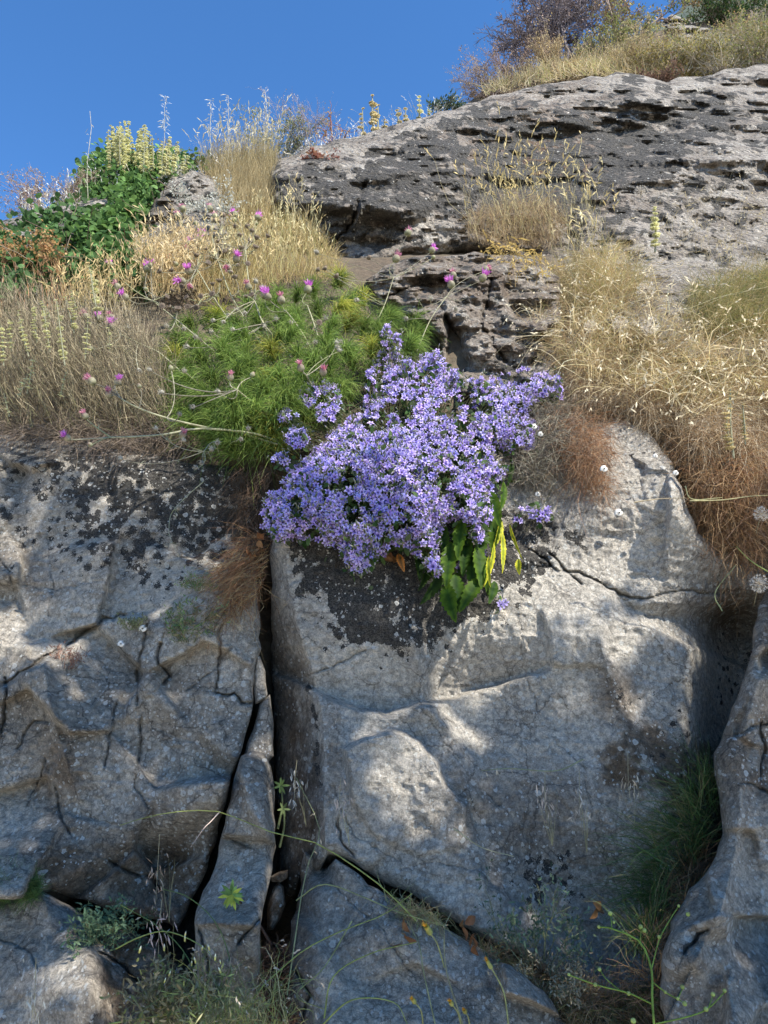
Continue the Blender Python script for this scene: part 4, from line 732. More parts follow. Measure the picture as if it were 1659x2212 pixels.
# ------------------------------------------------------------------ ironwort spikes
def whorl_tpl(c):
    mb = MB(); n = 7; th = np.arange(n)*2*math.pi/n; D = np.stack([np.cos(th), np.sin(th), np.full(n, .35)], 1)
    leaves(mb, D*np.array([.12, .12, 0]), D, np.tile([[0, 0, 1.]], (n, 1)), 1.0, .95, pal(n, c), .35, ((0, 0), (.35, .5), (.8, .45), (1, 0)))
    lathe(mb, [(-.1, .1), (.1, .38), (.45, .3)], 6, c[0]); return arrays(mb)
WT = [whorl_tpl([(.68, .67, .38), (.60, .60, .30), (.75, .72, .48)]), whorl_tpl([(.55, .47, .24), (.48, .38, .18), (.60, .52, .30)])]
def spike_geo(bx, by, tx, ty, off, wpx, k, sc=1.0, gap=1.1):
    Yb = float(base(bx, by))+off; A = at(bx, by, Yb); Z = at(tx, ty, Yb-.02); L = np.linalg.norm(Z-A); w = wpx*Yb/F/2; n = max(4, int(L/(w*gap))); t = np.linspace(0.12, 1, n)[:, None]
    C = A+(Z-A)*t+rnd(n)*w*.2; bow = rnd(1)*np.linalg.norm(Z-A)*.05; C = C+bow*np.sin(t*3.1); a = MB(); tubes(a, np.stack([A, A*.5+Z*.5+rnd(1)[0]*w*.3, Z])[None], np.full(1, w*.2), [(.40, .39, .26)], 4); b = MB(); tubes(b, np.stack([A+(Z-A)*.08, A*.5+Z*.5+bow[0]*.98, Z])[None], np.full(1, w*.14), [(.45, .44, .28)], 4); s = w*(1-.45*t[:, 0]**2)*RS.uniform(.65, 1.15, n)
    inst(b, WT[k], C, (Z-A)[None]/L+rnd(n)*.12, s); return a, b, A
SPK = [(110, 690, 98, 650, 14), (62, 770, 32, 672, 13), (108, 760, 88, 640, 15), (140, 790, 122, 650, 17), (184, 775, 182, 697, 14), (212, 690, 190, 570, 17), (40, 860, 52, 815, 13), (8, 790, 2, 700, 14), (166, 670, 150, 622, 12), (20, 900, 10, 840, 10), (160, 720, 148, 645, 12), (80, 740, 70, 655, 11), (25, 760, 14, 690, 13), (58, 850, 66, 780, 12), (130, 860, 136, 800, 11), (236, 760, 232, 700, 11)]
LB = ['short cream spike rising between the two tallest on the left', 'cream spike near the left edge, bending left', 'tall slender cream spike left of the bright pair', 'thick pale cream spike in the middle of the brown shrub', 'small cream spike just left of the four pink heads', 'tallest pale yellow spike, standing above the brown shrub', 'tiny drooping cream spike low on the brown shrub', 'cream spike cut by the left edge of the photo', 'thin faded cream spike behind the tallest one', 'small spent spike at the lower left edge', 'narrow cream spike beside the thick one', 'thin cream spike between the slender ones', 'stubby cream spike second from the left edge', 'low cream spike half sunk in dark twigs at the left', 'small greenish spike low in the middle of the brown shrub', 'short cream spike right of the four pink heads']
for (bx, by, tx, ty, w), lb in zip(SPK, LB):
    a, b, A = spike_geo(bx, by, tx+RS.uniform(-8, 8), ty+RS.uniform(-12, 12), -.46, w*RS.uniform(1.1, 1.5), 0, gap=RS.uniform(.9, 1.4)); t = thing('ironwort', A, lb, 'flower spike', 'cream flower spikes in the brown shrub'); a.build('stem', M_LEAF, t); b.build('bracts', M_LEAF, t)
RSP = [(786, 293, 783, 235, 9), (806, 288, 804, 206, 12), (818, 284, 817, 228, 10), (831, 281, 830, 258, 8), (859, 273, 858, 236, 9), (876, 269, 877, 233, 10), (904, 259, 905, 214, 9), (925, 253, 927, 236, 7)]
LR = ['leftmost golden spike of the ridge row', 'tallest golden spike on the ridge', 'golden spike just right of the tallest on the ridge', 'very short golden spike on the ridge', 'golden spike fifth along the ridge row', 'stout straw spike in the middle right of the ridge row', 'greenish spike near the right end of the ridge row', 'small green tipped spike at the right end of the ridge row']
for j, ((bx, by, tx, ty, w), lb) in enumerate(zip(RSP, LR)):
    a, b, A = spike_geo(bx, by+6, tx, ty, -.12, w*1.9, 1 if j < 6 else 0, gap=1.35); t = thing('ironwort', A, lb, 'flower spike', 'golden spikes in a row on the ridge'); a.build('stem', M_LEAF, t); b.build('bracts', M_LEAF, t)
t = thing('ironwort', on(300, 365, 0), 'big clump of pale yellow flower spikes on top of the green bush', 'wildflower clump')
for k in range(34):
    g = k < 23; x = RS.uniform(222, 335) if g else RS.uniform(340, 412); top = (255+abs(x-278)*.45 if g else 292+abs(x-370)*.4)+RS.uniform(0, 34); a, b, A = spike_geo(x*.9+.1*300+RS.uniform(-4, 4), 372+RS.uniform(-8, 14), x, top, -.22+RS.uniform(-.12, .08), 14, 0, gap=1.0)
    sp = b.build('spike', M_LEAF, t); a.build('stem', M_LEAF, sp)
# ------------------------------------------------------------------ leafy green bush, left
def leafy_bush():
    t = thing('leafy_bush', on(180, 600, -.05), 'dark green round leaved bush spilling over the rocks at upper left', 'bush')
    mb = MB(); zones = [([(185, 345), (250, 330), (330, 335), (440, 345), (440, 358), (380, 375), (350, 400), (330, 440), (300, 470), (270, 530), (290, 590), (230, 600), (180, 560), (150, 520), (170, 470), (200, 440), (185, 400)], 6200, -.22, [(.12, .22, .06), (.09, .17, .045), (.16, .27, .08), (.06, .12, .035)]),
        ([(-40, 520), (50, 480), (140, 440), (200, 430), (260, 500), (310, 560), (330, 600), (180, 640), (-40, 680)], 6200, -.12, [(.07, .14, .045), (.05, .10, .03), (.10, .19, .06)])]
    for poly, n, off, c in zones:
        m = n//26; q = sample(poly, m); s = sd(q[:, 0], q[:, 1], poly); o = off*np.clip(s/40, .15, 1)+RS.uniform(-.10, .08, m); Cc = on(q[:, 0], q[:, 1], o); i = np.repeat(np.arange(m), 26); P = Cc[i]+rnd(len(i))*.035
        N = nrm(rnd(len(i))*.7+np.array([.2, -.5, .9])); leaves(mb, P, rnd(len(i))+np.array([0, -.3, -.2]), N, .036*RS.uniform(.6, 1.2, len(i)), .032, pal(len(i), c, .15), .12, ((0, 0), (.12, .4), (.5, .52), (.85, .36), (1, 0)))
    mb.build('foliage', M_LEAF, t)
    mb = MB(); n = 90; q = sample([(-40, 560), (100, 520), (300, 480), (330, 380), (420, 370), (320, 600), (0, 660)], n); tubes(mb, arcs(on(q[:, 0], q[:, 1], .0), rnd(n)+np.array([0, -.3, .4]), RS.uniform(.15, .35, n), .1, 6, .3), np.full(n, .003), pal(n, [(.2, .16, .11), (.15, .11, .08)]), 4); mb.build('stems', M_TWIG, t)
leafy_bush()
# rusty dry umbels in front of the bush
mb = MB(); q = sample([(-30, 660), (30, 640), (150, 620), (170, 680), (60, 720), (-30, 720)], 34); B = on(q[:, 0], q[:, 1], -.2); tip = on(q[:, 0]*.9+RS.normal(size=34)*14, 505+RS.uniform(0, 60, 34), -.3)
t = thing('dry_herb', B.mean(0), 'rusty brown dried herb with clustered seed heads at the left edge', 'dried plant'); tt = np.linspace(0, 1, 6)[None, :, None]; P = B[:, None]*(1-tt)+tip[:, None]*tt+np.cumsum(RS.normal(size=(34, 6, 3)), 1)*.006
tubes(mb, P, np.full(34, .0022), pal(34, [(.28, .15, .07), (.2, .11, .06)]), 4)
for k in range(2):
    i = RS.randint(0, 34, 120); tubes(mb, arcs(P[i, RS.randint(3, 5, 120)], rnd(120)*.5+np.array([0, 0, .8]), RS.uniform(.03, .07, 120), 0, 3), np.full(120, .0012), pal(120, [(.3, .17, .08)]), 3)
mb.build('stems', M_TWIG, t); m2 = MB(); n = 1500; i = RS.randint(0, 34, n); leaves(m2, P[i, -1]+rnd(n)*np.array([.03, .03, .022]), rnd(n), rnd(n), .014, .011, pal(n, [(.42, .25, .10), (.33, .17, .07), (.5, .34, .16)])); m2.build('seed_heads', M_LEAF, t)
# ------------------------------------------------------------------ tussocks on the slope
G = 'dry grass tussocks on the slope'
tuft('tall straw tussock between the small boulder and the huge boulder', [(425, 372), (480, 350), (590, 345), (598, 400), (575, 470), (500, 470), (450, 400)], 5200, 92, [(.40, .31, .15), (.33, .25, .12), (.48, .39, .21)], spread=.22, w=.0026, droop=.15, off=-.06, depth=.25, group=G, lean=(.05, 0),
     extra=[dict(poly=[(440, 360), (590, 345), (595, 370), (450, 380)], n=230, Lp=145, cols=[(.48, .41, .22), (.4, .34, .17)], spread=.16, w=.0022, droop=.05, heads=.9, hL=.07, hw=.007, hcol=[(.50, .43, .25), (.56, .50, .34)], off=-.08)])
tuft('golden grass lawn sloping down below the straw tussock', [(470, 480), (600, 440), (680, 500), (735, 560), (740, 610), (640, 610), (520, 640), (420, 660), (440, 560)], 6800, 62, [(.48, .36, .15), (.42, .30, .13), (.56, .44, .21), (.38, .34, .12)], spread=.3, w=.0018, droop=.35, off=-.03, depth=.12, group=G,
     extra=[dict(poly=[(430, 560), (640, 450), (690, 520), (700, 590), (450, 640)], n=420, Lp=110, cols=[(.56, .50, .22), (.62, .52, .28)], spread=.14, w=.002, droop=.05, heads=.9, hL=.05, hw=.0055, hcol=[(.62, .55, .30), (.66, .52, .26)], off=-.08)])
tuft('spiky orange straw grass in front of the green bush', [(280, 600), (330, 560), (420, 560), (450, 620), (330, 650)], 900, 120, [(.58, .45, .23), (.50, .38, .19)], spread=.2, w=.002, droop=.12, heads=.8, hL=.06, hw=.006, hcol=[(.62, .47, .24), (.68, .55, .32)], off=-.14, group=G)
tuft('thin straw spikes standing among the cream flower spikes', [(150, 640), (260, 610), (290, 680), (180, 700), (60, 690)], 300, 120, [(.58, .46, .22)], spread=.12, w=.0018, droop=.15, heads=.8, hL=.06, hw=.005, hcol=[(.66, .5, .24)], off=-.14, group=G)
tuft('tan tussock with tall yellow stalks in front of the dark boulder', [(1010, 470), (1080, 445), (1190, 440), (1230, 490), (1200, 540), (1080, 545), (1010, 520)], 3600, 72, [(.42, .31, .18), (.5, .38, .22), (.36, .26, .15)], spread=.55, w=.0017, droop=.55, off=-.12, depth=.2, surf=True, group=G,
     extra=[dict(surf=True, poly=[(1010, 490), (1200, 470), (1200, 520), (1030, 525)], n=130, Lp=225, cols=[(.55, .47, .22), (.48, .40, .2)], spread=.22, w=.0022, droop=.06, heads=.95, hL=.075, hw=.008, hcol=[(.66, .52, .22), (.6, .46, .2)], off=-.12, lmin=.5)])
tuft('open stand of golden seed stalks right of the tan tussock', [(1180, 470), (1260, 420), (1300, 520), (1340, 620), (1220, 600)], 90, 190, [(.5, .43, .22)], spread=.2, w=.002, droop=.08, heads=.95, hL=.075, hw=.008, hcol=[(.64, .5, .22), (.66, .56, .3)], off=-.08, surf=True, group=G)
tuft('ochre grass with drooping seed heads on the pale ledge above the jagged rock', [(1030, 560), (1100, 545), (1170, 570), (1180, 620), (1090, 620)], 130, 90, [(.5, .36, .12), (.42, .3, .12)], spread=.5, w=.0022, droop=.4, heads=.9, hL=.05, hw=.008, hcol=[(.58, .42, .14)], off=-.16, group=G)
def mass(label, poly, n, Lp, cols, dirv, sp, droop, w=.0013, off=-.05, depth=.15, kind=None, cat='dry grass', name='dry_grass', heads=None, down=(0, 0, -1), K=6, wave=.35, mat=None, group=None):
    mb = MB(); q = sample(poly, n); nz = fbm(np.stack([q[:, 0]/60, q[:, 1]/60, q[:, 0]*0], -1), 1, 3, 5); s = sd(q[:, 0], q[:, 1], poly); B = on(q[:, 0], q[:, 1], off*np.clip(s/50, .2, 1)-.09*nz+RS.uniform(-.3, 1, n)*depth*.5)
    a = fbm(np.stack([q[:, 0]/45, q[:, 1]/45, q[:, 0]*0+9], -1), 1, 2, 8)[:, None]*np.array([[1.3, 0, .5]]); D = nrm(np.array(dirv, float)+a+rnd(n)*sp); L = Lp*base(q[:, 0], q[:, 1])/F*RS.uniform(.4, 1.15, n)
    P = arcs(B, D, L, droop*RS.uniform(.3, 1.5, n), K, wave, down); c = pal(n, cols)*(1+nz[:, None]*.35); ribbons(mb, P, w, np.clip(c, .01, .9))
    if heads: h = RS.uniform(size=n) < heads[0]; spik(mb, P[h, -1], nrm(P[h, -1]-P[h, -2]), heads[1]*RS.uniform(.7, 1.3, h.sum()), heads[2], pal(h.sum(), heads[3]), 3)
    c0 = np.mean(poly, 0); return tag(mb.build(name, mat or M_GRASS, origin=on(c0[0], c0[1], 0)), label, cat, group, kind)
TAN = [(.48, .35, .18), (.40, .28, .14), (.58, .46, .26), (.32, .22, .11), (.36, .33, .13)]
mass('hair fine golden grass covering the bank right of the jagged rock', [(1130, 720), (1190, 600), (1260, 560), (1400, 600), (1420, 690), (1560, 720), (1720, 700), (1720, 860), (1500, 900), (1300, 840), (1200, 800)], 8500, 92, TAN, (0, -.5, .35), .6, .5, .0016, -.10, .14, 'stuff', heads=(.06, .022, .005, [(.66, .56, .36)]))
mass('long bleached straw stems lying loosely across the bank', [(1150, 730), (1190, 600), (1300, 540), (1400, 620), (1560, 730), (1720, 720), (1720, 900), (1500, 930), (1300, 870)], 650, 150, [(.74, .64, .42), (.66, .55, .33), (.6, .5, .26)], (-.1, -.5, .5), .6, .5, .0024, -.16, .1, 'stuff', heads=(.5, .035, .006, [(.76, .66, .45)]), wave=.2)
mass('straw grass matted along the upper bank beneath the dark boulder', [(1180, 640), (1200, 590), (1260, 545), (1330, 530), (1385, 580), (1400, 640), (1300, 690)], 2600, 80, [(.42, .30, .14), (.50, .39, .19), (.34, .32, .12)], (.1, -.2, .6), .5, .3, .0016, -.12, .15, 'stuff', heads=(.05, .02, .005, [(.66, .56, .36)]))
mass('olive and brown grass at the right edge above the bank', [(1470, 700), (1500, 620), (1580, 600), (1720, 570), (1720, 720), (1560, 740)], 5000, 90, [(.22, .22, .07), (.34, .26, .11), (.42, .33, .16), (.17, .18, .06)], (.1, -.3, .5), .5, .4, .0016, -.12, .15, 'stuff')
mass('brown dead grass hanging over the bank edge', [(1190, 800), (1300, 830), (1500, 880), (1720, 850), (1720, 1010), (1500, 1000), (1440, 940), (1340, 890), (1230, 860)], 6500, 90, [(.27, .18, .095), (.20, .13, .07), (.38, .28, .16), (.54, .45, .31)], (0, -.7, .1), .6, .8, .0014, -.09, .12, 'stuff')
mass('rusty tangle of dead grass falling behind the right boulder', [(1440, 950), (1720, 960), (1720, 1260), (1650, 1230), (1560, 1190), (1510, 1130), (1480, 1040)], 5200, 90, RUST, (-.1, -.6, .1), .8, .7, .0018, -.05, .18, 'stuff', wave=.7)
mass('wispy straw grass scattered over the rock below the dark boulder', [(1400, 430), (1659, 420), (1659, 600), (1480, 600)], 260, 60, [(.5, .42, .24), (.42, .34, .2)], (.2, -.2, .9), .5, .2, .0018, .05, .1, 'stuff', heads=(.3, .03, .005, [(.6, .5, .3)]))
tag(mass('mat of rust coloured roots hanging beside the violet flowers', [(1190, 880), (1260, 862), (1320, 900), (1328, 980), (1310, 1060), (1250, 1075), (1200, 1020), (1180, 950)], 2000, 85, [(.36, .19, .09), (.28, .15, .08), (.42, .28, .16), (.22, .14, .09)], (.1, -.5, -.3), .5, .6, .0014, -.13, .1, None, 'root mat', 'hanging_roots', wave=.6))
tag(mass('grey tangle of dead twigs under the right arm of the violet flowers', [(1110, 890), (1190, 870), (1250, 860), (1250, 930), (1200, 1040), (1130, 1060), (1100, 1000)], 2400, 80, [(.20, .17, .13), (.14, .11, .08), (.27, .25, .18)], (0, -.6, .1), .8, .4, .0015, -.1, .1, None, 'dead twigs', 'dead_twigs', wave=.9, mat=M_TWIG))
# ------------------------------------------------------------------ ridge plants
mass('sparse silvery oat stems along the skyline', [(30, 470), (100, 455), (200, 425), (330, 400), (450, 370), (620, 345), (780, 305), (960, 245), (950, 262), (780, 320), (600, 365), (430, 400), (200, 450), (60, 480)], 620, 70, [(.52, .50, .40), (.42, .38, .28), (.6, .58, .5)], (.05, 0, 1), .25, .08, .0022, -.05, .15, 'stuff', 'grass', 'oat_grass', heads=(.75, .05, .007, [(.66, .66, .62), (.55, .5, .38)]))
for j, (x0, y0, x1, y1, lb) in enumerate([(355, 330, 357, 205, 'tallest silvery oat stem at the left against the sky'), (455, 340, 455, 215, 'silvery oat stem left of the tall pair on the ridge'), (492, 340, 493, 205, 'bushy silvery oat stem in the middle of the ridge'), (574, 330, 573, 192, 'highest silvery oat stem on the ridge'), (190, 430, 193, 240, 'lone thin stem sticking up at far left of the green bush')]):
    A = on(x0, y0+25, -.1); Z = on(x1, y1, 0)*0+at(x1, y1, float(base(x0, y0+25))-.1); t = thing('oat_plant', A, lb, 'oat grass', 'single tall oat stems on the skyline'); mb = MB(); P = (A[None]+(Z-A)[None]*np.linspace(0, 1, 7)[:, None]+rnd(7)*.006); tubes(mb, P[None], np.full(1, .0024), [(.6, .56, .42)], 3); mb.build('stem', M_GRASS, t)
    n = 60 if j < 4 else 10; k = RS.uniform(.45, 1, n)[:, None]; mb = MB(); tubes(mb, P[3:][None], np.full(1, .002), [(.6, .56, .42)], 3); ribbons(mb, arcs(A+(Z-A)*k, rnd(n)*np.array([.7, .7, .3])+np.array([0, 0, .5]), RS.uniform(.02, .06, n), .5, 4), .0055, pal(n, [(.72, .72, .68), (.6, .57, .46)]), prof=[.1, .2, 1, .3]); mb.build('spikelets', M_GRASS, t)
BR = [(.16, .12, .10), (.22, .17, .14)]
bush('shrub', 'pinkish brown dry shrub on the skyline at the far left', 'shrub', 95, 478, 150, 105, 4.2, [(.34, .24, .2), (.26, .18, .15)], [(.38, .27, .2), (.46, .36, .25), (.3, .24, .16)], 2600, .012, 30, 6, 3, .0028, .1)
bush('shrub', 'rosy brown dry shrub touching the green bush on the left skyline', 'shrub', 160, 455, 110, 110, 4.3, [(.36, .25, .2), (.28, .2, .15)], [(.44, .33, .24), (.5, .4, .28), (.32, .25, .17)], 2600, .012, 30, 6, 3, .0028, .1)
bush('shrub', 'grey green airy shrub on the ridge behind the tall straw tussock', 'shrub', 600, 345, 120, 120, 5.4, [(.30, .27, .2), (.24, .22, .17)], [(.20, .23, .11), (.28, .29, .16), (.36, .34, .2)], 2600, .018, 16, 6, 3, .0032)
bush('shrub', 'tan brown dry shrub between the spikes and the straw tussock', 'shrub', 415, 372, 110, 70, 4.9, BR, [(.3, .24, .15), (.4, .33, .2)], 1500, .014, 14, 6, 3, .003)
bush('shrub', 'violet grey twiggy shrub on the ridge left of the golden spikes', 'shrub', 690, 325, 170, 110, 5.4, [(.34, .27, .26), (.27, .21, .2)], [(.42, .36, .32), (.5, .45, .38)], 700, .012, 22, 6, 3, .0026)
bush('dead_plant', 'reddish forked dead plant standing on the ridge', 'dead plant', 722, 310, 60, 90, 5.1, [(.30, .13, .09), (.24, .11, .08)], [(.45, .3, .12)], 60, .02, 7, 3, 2, .006)
bush('shrub', 'small dark leafy shrub poking over the huge boulder', 'shrub', 962, 250, 60, 56, 6.0, BR, [(.05, .08, .05), (.08, .12, .07), (.12, .15, .1)], 700, .03, 9, 5, 3, .004)
bush('succulent', 'red leaved low plant on the left shoulder of the huge boulder', 'plant', 685, 366, 80, 40, 4.45, [(.3, .14, .1)], [(.36, .17, .12), (.28, .12, .09), (.42, .25, .15)], 1400, .02, 14, 4, 3, .003, lw=.7)
bush('silver_bush', 'silvery grey woolly bush in front of the small boulder', 'bush', 440, 520, 130, 130, 3.95, [(.45, .43, .36)], [(.50, .50, .42), (.38, .39, .32), (.6, .6, .52)], 1500, .016, 16, 5, 3, .0025)
# hill top
DRY = [(.34, .26, .15), (.42, .32, .18), (.26, .2, .12)]
HB = [('reddish grey twiggy shrub right of the green shrubs at the sky edge', 1060, 195, 120, 75, 7.2, [(.32, .25, .22)], [(.36, .28, .2), (.42, .34, .24)], 1600, .02), ('brown mauve shrub under the bare tree', 1130, 178, 150, 85, 7.2, [(.3, .22, .19)], [(.34, .25, .17), (.28, .2, .15)], 2200, .02),
      ('straw coloured bush right below the bare tree', 1215, 160, 110, 85, 7.0, [(.42, .33, .2)], [(.5, .4, .22), (.42, .32, .17)], 2400, .02), ('olive green shrub right of the tree trunk', 1300, 130, 130, 90, 7.6, BR, [(.22, .23, .08), (.30, .30, .11), (.16, .17, .06)], 2600, .024),
      ('tall tan bush with a pale feathery top beside the black hollow', 1385, 150, 130, 110, 6.9, [(.45, .36, .22)], [(.52, .42, .26), (.44, .34, .2), (.4, .35, .15)], 3000, .02), ('yellow green bush on the hilltop behind the tan bush', 1370, 85, 130, 70, 8.2, BR, [(.28, .30, .08), (.2, .22, .07)], 2400, .025),
      ('yellow flecked shrub above the huge boulder', 1470, 150, 150, 95, 6.8, [(.5, .44, .34)], [(.34, .30, .09), (.42, .33, .1), (.22, .22, .07)], 3000, .022), ('pale branched shrub at the right edge of the hilltop', 1560, 140, 170, 120, 6.7, [(.56, .5, .4), (.48, .42, .33)], [(.32, .3, .1), (.40, .32, .13), (.2, .22, .08)], 3400, .022),
      ('green bush cut by the right edge of the photo', 1650, 130, 150, 130, 6.6, [(.4, .34, .26)], [(.18, .22, .07), (.26, .27, .09), (.36, .3, .12)], 3400, .022), ('dark green conifer like bush in the top right corner', 1600, 62, 190, 150, 8.6, BR, [(.03, .075, .02), (.05, .10, .03), (.10, .12, .04)], 6000, .035),
      ('rusty branched bush behind the pale rock at top right', 1640, 96, 110, 70, 8.0, [(.4, .3, .22)], [(.28, .18, .08), (.2, .22, .07), (.34, .26, .12)], 3000, .03), ('low dry bush on the rim over the boulder hollow', 1415, 172, 70, 44, 6.3, [(.2, .13, .09)], [(.26, .15, .1), (.18, .1, .07)], 900, .02)]
for (lb, x, y, w, h, Y, tc, lc, n, ls) in HB: bush('shrub', lb, 'shrub', x, y+8, w, h, Y, tc, lc, n, ls, 26, 7, 3, .0045, group='shrubs on the hilltop')
mass('tan grass fringe along the top of the huge boulder', [(1040, 210), (1250, 165), (1400, 165), (1560, 145), (1700, 120), (1700, 60), (1400, 110), (1200, 140), (1060, 185)], 3600, 55, [(.5, .39, .2), (.4, .31, .17), (.34, .32, .12), (.56, .46, .27)], (0, -.1, .9), .4, .2, .006, -.1, .3, 'stuff')
def bare_tree():
    Y = 8.2; A = at(1205, 180, Y); t = thing('bare_tree', A, 'dense round mauve grey leafless tree against the blue sky on the hilltop', 'tree'); mb = MB(); m2 = MB()
    n = 12; x = np.linspace(-1, 1, n)+RS.normal(size=n)*.08; E = np.stack([at(1195+120*xx, 178-245*math.sqrt(max(.05, 1-xx*xx*.9)), Y) for xx in x]); E[:, 1] += RS.uniform(-.5, .5, n); D = E-A; L = np.linalg.norm(D, axis=1)*.62
    lv = tree_paths(np.tile(A, (n, 1))+rnd(n)*.05, D, L, 7, 5, .5, .5, .0, 5, .35)
    for k, P in enumerate(lv[:4]): tubes(mb if k < 2 else m2, P, np.full(len(P), [.028, .011, .006, .004][k]), pal(len(P), [(.19, .165, .175), (.24, .205, .21), (.14, .12, .13)]), 5 if k < 1 else 3)
    P = lv[4]; ribbons(m2, P[RS.uniform(size=len(P)) < .7], .006, (.18, .15, .16)); mb.build('trunk', M_TWIG, t); P = lv[3]; n = 6500; i = RS.randint(0, len(P), n); leaves(m2, P[i, RS.randint(1, 5, n)]+rnd(n)*.03, rnd(n), rnd(n), .028, .014, pal(n, [(.24, .19, .19), (.30, .22, .18), (.19, .16, .18)], .2)); m2.build('crown', M_TWIG, t)
    Y = 8.6; A = at(1335, 120, Y); t = thing('bare_tree', A, 'thin branched tree with sparse brown leaves right of the dense mauve one', 'tree'); mb = MB(); m2 = MB()
    n = 7; x = np.linspace(-1, 1, n); E = np.stack([at(1350+110*xx, 110-170*math.sqrt(max(.1, 1-xx*xx*.8)), Y) for xx in x]); D = E-A; lv = tree_paths(np.tile(A, (n, 1)), D, np.linalg.norm(D, axis=1)*.7, 5, 4, .5, .5, .0, 5, .35)
    for k, P in enumerate(lv): tubes(mb if k < 2 else m2, P, np.full(len(P), [.022, .010, .005, .0035][k]), pal(len(P), [(.34, .27, .22), (.26, .2, .17)]), 4 if k < 1 else 3)
    mb.build('trunk', M_TWIG, t); P = lv[-1]; n = 2200; i = RS.randint(0, len(P), n); leaves(m2, P[i, RS.randint(1, 5, n)]+rnd(n)*.03, rnd(n), rnd(n), .035, .022, pal(n, [(.40, .26, .12), (.3, .22, .12), (.34, .3, .12)], .2)); m2.build('crown', M_TWIG, t)
bare_tree()
def mountain():
    xs = np.linspace(1380, 2600, 60); rows = []; top = np.interp(xs, [1380, 1440, 1465, 1490, 1560, 1700, 2600], [90, 60, 35, -6, -60, -160, -300])
    for j, f in enumerate(np.linspace(0, 1, 16)):
        y = top+(140-top)*f; P = at(xs, y, 62-16*f); P = P+(fbm(P, .12, 4, 9)*2.2)[:, None]*np.array([0, -1, .4]); rows.append(P)
    back = rows[0]+np.array([0, 30, -25]); P = np.array([back]+rows); i = np.arange(P.shape[0]*P.shape[1]).reshape(P.shape[:2]); mb = MB(); mb.add(P.reshape(-1, 3), np.stack([i[:-1, :-1], i[1:, :-1], i[1:, 1:], i[:-1, 1:]], -1).reshape(-1, 4))
    tag(mb.build('mountain', soil_mat('far_scrub', (.03, .06, .045), (.09, .12, .08), 1.2), smooth=True), kind='structure')
mountain()
# ------------------------------------------------------------------ single plants on the bank
for (bx, by, tx, ty, w, k, lb) in [(1415, 545, 1413, 450, 22, 0, 'pale green leafy stalk standing on the rock at right'), (1585, 990, 1578, 840, 22, 1, 'yellow green leafy stalk drooping on the brown bank'), (1610, 960, 1604, 872, 18, 1, 'shorter yellow stalk right of the drooping one')]:
    a, b, A = spike_geo(bx, by, tx, ty, float(wg(bx, by)[1]-base(bx, by))-.08 if by < 600 else -.2, w, k, gap=.8); t = thing('tall_herb', A, lb, 'plant'); a.build('stem', M_LEAF, t); b.build('leaves', M_LEAF, t)
def puff(x, y, rp, off, lb, g='pale fluffy seed balls in the dry grass'):
    Y = float(wg(x, y)[1])-.06 if y < 560 else float(base(x, y))+off; C = at(x, y, Y); R = rp*Y/F; t = thing('seed_ball', C-np.array([0, 0, R]), lb, 'seed head', g); mb = MB(); n = 90; D = nrm(rnd(n)); ribbons(mb, np.stack([C+D*R*.12, C+D*R*.6, C+D*R*.95], 1), .0011, (.62, .54, .42)); E = C+D*R*.95
    for k in range(5): ribbons(mb, np.stack([E, E+nrm(D+rnd(n)*.8)*R*.28], 1), .0012, (.74, .68, .58))
    mb.build('parachutes', M_GRASS, t); mb = MB(); lathe(mb, [(-R*.15, R*.08), (0, R*.16), (R*.12, R*.05)], 6, (.4, .3, .18), Matrix.Translation(Vector(C))); tubes(mb, np.array([[C, C+np.array([0, .02, -R*1.2]), C+np.array([.01, .06, -R*2.4])]]), np.full(1, .0015), [(.4, .34, .2)], 3); mb.build('stem', M_GRASS, t)
for a in [(1385, 415, 15, -.42, 'seed ball against the grey rock, highest of all'), (1480, 500, 17, -.42, 'seed ball on the bare rock, rightmost of the upper ones'), (1395, 625, 19, -.3, 'large seed ball on the grass just under the pale rock'), (1405, 705, 19, -.3, 'bright seed ball right in the matted golden grass'), (1340, 700, 17, -.28, 'seed ball left of the bright one in the golden grass'), (1380, 545, 17, -.34, 'faint seed ball right beside the green stalk'), (1210, 500, 17, -.3, 'seed ball at the right foot of the tan tussock'), (1285, 490, 16, -.32, 'seed ball among the golden stalks'), (1275, 705, 14, -.25, 'small seed ball in the left part of the bank grass'), (1645, 1110, 15, -.3, 'brownish seed ball at the right edge by the rusty tangle'), (1640, 1260, 18, -.32, 'brown clustered seed ball above the right boulder')]: puff(*a)
def daisy(x, y, rp, off, lb):
    Y = float(base(x, y))+off; C = at(x, y, Y); R = rp*Y/F; t = thing('snail_shell', C, lb, 'snail', 'small white snails on the rocks'); mb = MB(); th = np.linspace(0, 2.6*2*math.pi, 30); rr = R*(.15+.5*np.linspace(0, 1, 30)); P = C+np.stack([np.cos(th)*rr, -R*.25+R*.35*np.linspace(0, 1, 30), np.sin(th)*rr], 1); tubes(mb, P[None], (np.linspace(.12, .42, 30)*R)[None], [(.68, .65, .58)], 7); mb.build('shell', M_SHELL, t, smooth=True)
    mb = MB(); lathe(mb, [(0, R*.2), (R*.5, R*.12), (R*.55, .0001)], 7, (.12, .1, .06), Matrix.Translation(Vector(C+np.array([0, -R*.3, 0]))) @ Matrix.Rotation(math.radians(90), 4, 'X')); mb.build('apex', M_SHELL, t)
